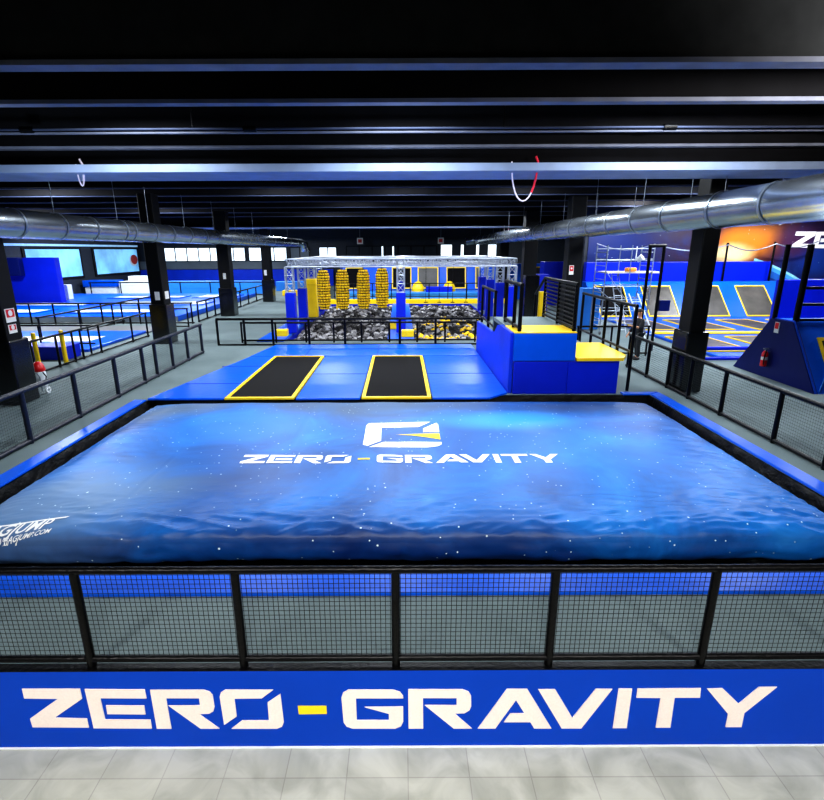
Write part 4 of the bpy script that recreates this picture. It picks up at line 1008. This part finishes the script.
t = thing('step_ladder', 'white folding ladder leaning against the scaffold tower', 'ladder', (10.6, 23.6, 0))
m = MB()
for dx in (0, .4): m.tube((10.9 + dx, 23.1, 0), (10.3 + dx, 23.95, 1.9), .03, 8)
for k in range(6):
    f = (k + .7) / 7; m.tube((10.9 - .6 * f, 23.1 + .85 * f, 1.9 * f), (11.3 - .6 * f, 23.1 + .85 * f, 1.9 * f), .018, 6)
m.build('ladder_frame', M['white'], t)
t = thing('tool_bag', 'small orange tool bag on the scaffold plank deck', 'bag', (10.5, 24.7, 2.84))
MB().box(10.35, 10.8, 24.5, 24.85, 2.84, 3.02, .05).build('body', mat('orange_cloth', (235, 150, 50), .7), t); MB().path([(10.45, 24.67, 3.0), (10.5, 24.67, 3.1), (10.65, 24.67, 3.1), (10.7, 24.67, 3.0)], .015, 6).build('handle', M['black'], t)
t = thing('work_lamp', 'white work lamp on the top rail of the scaffold', 'lamp', (10.6, 24.2, 3.4))
MB().tube((10.6, 24.15, 3.35), (10.75, 24.0, 3.5), .11, 12, r1=.14).build('shade', M['white'], t); MB().tube((10.55, 24.2, 3.3), (10.55, 24.2, 3.95), .02, 6).build('bracket', M['white'], t)
# short continuation of railing behind the side platform
railing('short black railing between the side platform and the scaffold', (6.5, 19.2), (9.2, 19.2), [.05, 1.3, 2.65], h=1.1, zb=.1, r=.035)

# ------------------------------------------------------------------ person
def skinned(name, verts, edges, radii, root, material, parent, sub=2, label=None):
    me = bpy.data.meshes.new(name); me.from_pydata([Vector(v) for v in verts], edges, [])
    o = bpy.data.objects.new(name, me); COL.objects.link(o)
    md = o.modifiers.new('skin', 'SKIN'); md.use_smooth_shade = True; md.branch_smoothing = .3
    sv = me.skin_vertices[0].data
    for i, r_ in enumerate(radii):
        rr_ = r_ if isinstance(r_, tuple) else (r_, r_); sv[i].radius = rr_; sv[i].use_root = (i == root)
    s2 = o.modifiers.new('sub', 'SUBSURF'); s2.levels = sub; s2.render_levels = sub
    bpy.context.view_layer.update()
    ev = o.evaluated_get(bpy.context.evaluated_depsgraph_get())
    nm = bpy.data.meshes.new_from_object(ev)
    bpy.data.objects.remove(o); bpy.data.meshes.remove(me)
    nm.materials.clear(); nm.materials.append(material)
    for p_ in nm.polygons: p_.use_smooth = True
    q = bpy.data.objects.new(name, nm); COL.objects.link(q); q.parent = parent
    if label: q['label'] = label
    return q
P = thing('person', 'person in black jacket and dark trousers standing behind the railing with one forearm held out', 'person', (8.5, 18.55, 0))
P.rotation_euler = (0, 0, R(12))
V, E_, Rd = [], [], []
def vtx(c, r_, frm=None):
    V.append(c); Rd.append(r_)
    if frm is not None: E_.append((frm, len(V) - 1))
    return len(V) - 1
pel = vtx((0, 0, .97), (.12, .15)); sp = vtx((0, 0, 1.14), (.11, .145), pel); ch = vtx((-.02, 0, 1.36), (.12, .17), sp); nb = vtx((-.02, 0, 1.5), .065, ch)
nk = vtx((-.035, 0, 1.56), .058, nb); hd = vtx((-.06, 0, 1.64), (.09, .072), nk); ht = vtx((-.05, 0, 1.73), (.095, .078), hd); tp = vtx((-.045, 0, 1.79), (.06, .05), ht)
hands = []
for sy, el, wr in ((-1, (-.16, -.25, 1.17), (-.43, -.22, 1.24)), (1, (-.04, .27, 1.13), (-.2, .26, .93))):
    s_ = vtx((-.02, sy * .19, 1.42), .062, ch); e_ = vtx(el, .045, s_); w_ = vtx(wr, .03, e_)
    d = (Vector(wr) - Vector(el)).normalized(); side = d.cross(Vector((0, 0, 1))).normalized() * -sy; dn = d.cross(side).normalized()
    palm = Vector(wr) + d * .075; pv = vtx(tuple(palm), (.038, .022), w_)
    for f in range(4):
        b0 = palm + d * .03 + side * (.027 - .018 * f); ln_ = (.075, .085, .08, .06)[f]
        k0 = vtx(tuple(b0), .0095, pv); k1 = vtx(tuple(b0 + d * ln_ * .5 + Vector((0, 0, -.008))), .0085, k0); vtx(tuple(b0 + d * ln_ * .85 + Vector((0, 0, -.03))), .007, k1)
    t0 = palm + side * .035 - d * .025; k0 = vtx(tuple(t0), .011, pv); k1 = vtx(tuple(t0 + side * .022 + d * .03), .0095, k0); vtx(tuple(t0 + side * .03 + d * .06), .008, k1)
for sy, kx, ax in ((-1, -.05, .0), (1, .03, .1)):
    h_ = vtx((0, sy * .095, .9), .09, pel); k_ = vtx((kx, sy * .11, .5), .062, h_); c_ = vtx((kx * .6 + ax * .5 + .01, sy * .11, .33), .055, k_); a_ = vtx((ax, sy * .11, .09), .04, c_); vtx((ax - .13, sy * .125, .035), .033, a_)
skinned('body', V, E_, Rd, pel, M['skin'], P)
# clothes follow the body
jk = [((0, 0, .84), (.175, .21)), ((0, 0, 1.13), (.14, .175)), ((-.02, 0, 1.36), (.145, .2)), ((-.025, 0, 1.5), .09)]
jv = [q[0] for q in jk]; je = [(0, 1), (1, 2), (2, 3)]; jr = [q[1] for q in jk]
for sy, el, cuff in ((-1, (-.16, -.25, 1.17), (-.24, -.24, 1.19)), (1, (-.04, .27, 1.13), (-.19, .262, .95))):
    jv += [(-.02, sy * .2, 1.42), el, cuff]; n = len(jv); je += [(2, n - 3), (n - 3, n - 2), (n - 2, n - 1)]; jr += [.085, .066, .052]
skinned('jacket', jv, je, jr, 0, M['hoodie'], P)
tv = [(0, 0, .97)]; te = []; tr_ = [(.14, .165)]
for sy, kx, ax in ((-1, -.05, .0), (1, .03, .1)):
    tv += [(0, sy * .1, .88), (kx, sy * .112, .5), (kx * .6 + ax * .5 + .01, sy * .112, .3), (ax, sy * .112, .1)]; n = len(tv)
    te += [(0, n - 4), (n - 4, n - 3), (n - 3, n - 2), (n - 2, n - 1)]; tr_ += [.11, .082, .075, .066]
skinned('trousers', tv, te, tr_, 0, M['trousers'], P)
off = Vector(P.location)
def pm(m, name, mt):
    o = m.build(name, M[mt]); o.parent = P; return o
for sy, ax in ((-1, .0), (1, .1)):
    pm(MB().ell((ax - .07, sy * .12, .045), (.15, .055, .05), 14, 8), 'shoe', 'shoe')
pm(MB().ell((-.035, 0, 1.735), (.11, .088, .085), 16, 10), 'hair', 'hair')
pm(MB().ell((-.165, 0, 1.675), (.022, .014, .024), 8, 6), 'nose', 'skin')
for sy in (-1, 1):
    pm(MB().ell((-.145, sy * .032, 1.695), (.01, .014, .008), 8, 6), 'eye', 'eye')
    pm(MB().ell((-.045, sy * .082, 1.675), (.028, .012, .036), 8, 6), 'ear', 'skin')
pm(MB().ell((-.147, 0, 1.625), (.008, .026, .007), 8, 6), 'mouth', 'lip')

# ------------------------------------------------------------------ light
world = bpy.data.worlds.new('hall_air'); scene.world = world; world.use_nodes = True
bg = world.node_tree.nodes['Background']; bg.inputs['Color'].default_value = (.3, .55, .9, 1); bg.inputs['Strength'].default_value = .15
def area(name, loc, size, power, color, target=None, size_y=None, spread=180):
    l = bpy.data.lights.new(name, 'AREA'); l.energy = power; l.color = color; l.size = size; l.spread = R(spread)
    if size_y: l.shape = 'RECTANGLE'; l.size_y = size_y
    o = bpy.data.objects.new(name, l); COL.objects.link(o); o.location = loc
    d = (Vector(target) - Vector(loc)) if target else Vector((0, 0, -1))
    o.rotation_euler = d.to_track_quat('-Z', 'Y').to_euler(); return o

W = (1.0, .97, .93); C = (.88, .94, 1.0); B = (.7, .84, 1.0)
# ceiling floods in the bays between the beams
for x in (-5, 0, 5):
    area('ceiling_flood', (x, 10.2, 6.6), 1.6, 190, C, size_y=.8, spread=150)
    area('ceiling_flood', (x, 17.2, 6.6), 1.6, 350, C, size_y=.8)
    area('ceiling_flood', (x, 22.4, 6.6), 1.6, 300, C, size_y=.8)
    area('ceiling_flood', (x, 36.2, 6.6), 1.6, 600, C, size_y=.8)
for x in (-15, -23):
    for y in (22.3, 32.3, 44.2): area('ceiling_flood', (x, y, 6.6), 1.6, 950, C, size_y=.8)
for x in (-20, -11, 12): area('ceiling_flood', (x, 52, 6.6), 1.6, 600, C, size_y=.8)  # unseen floods added to brighten the far wall
for x in (-7, 0, 7): area('beam_fill', (x, 9.0, 4.3), .5, 30, B, target=(x, 12.0, 5.6), spread=140)  # unseen fill lamps without fixtures, added to brighten the main beam
for x in (12, 19):
    for y in (16.9, 22.3, 28.6): area('ceiling_flood', (x, y, 6.6), 1.6, 480, C, size_y=.8)
# unseen fill lamps added to brighten the mural
for x in (13, 18, 23.5): area('mural_fill', (x, 29.3, 6.4), 1.2, 150, W, target=(x, 33, 3.6), size_y=.4, spread=130)
# floods over the entrance, lighting the board and tiles
for x in (-5, 0, 5): area('entrance_flood', (x, -2.0, 6.2), 1.4, 165, W, target=(x * .9, 3.6, -.9), size_y=.8, spread=95)
# lamp over the right end of the front beam
area('beam_lamp', (7.6, 5.6, 5.7), .4, 150, W, target=(7.0, 7.4, 6.5), spread=100)
area('ceiling_flood', (-2.6, 28.7, 6.6), 1.6, 220, C, size_y=.8)  # unseen extra flood, added to brighten the dim climbing bags
area('ceiling_flood', (3.0, 28.7, 6.6), 1.6, 140, C, size_y=.8)

scene.view_settings.view_transform = 'Standard'
scene.view_settings.look = 'Medium High Contrast'
scene.view_settings.exposure = 0.0
scene.view_settings.gamma = 1.0
scene.cycles.max_bounces = 8; scene.cycles.diffuse_bounces = 4; scene.cycles.glossy_bounces = 4
scene.cycles.sample_clamp_indirect = 8
scene.cycles.use_denoising = True
scene.cycles.use_light_tree = True
# ------------------------------------------------------------------ camera
cd = bpy.data.cameras.new('camera'); cam = bpy.data.objects.new('camera', cd); COL.objects.link(cam)
cd.sensor_fit = 'HORIZONTAL'; cd.sensor_width = 36; cd.lens = 520.93 * 36 / 824
cd.shift_x = (412 - 401.26) / 824
cd.clip_start = .05; cd.clip_end = 300
cam.matrix_world = Matrix.Translation((0, 0, 3.85)) @ Matrix.Rotation(R(90 - 16.094), 4, 'X') @ Matrix.Rotation(R(-.24), 4, 'Z')
scene.camera = cam
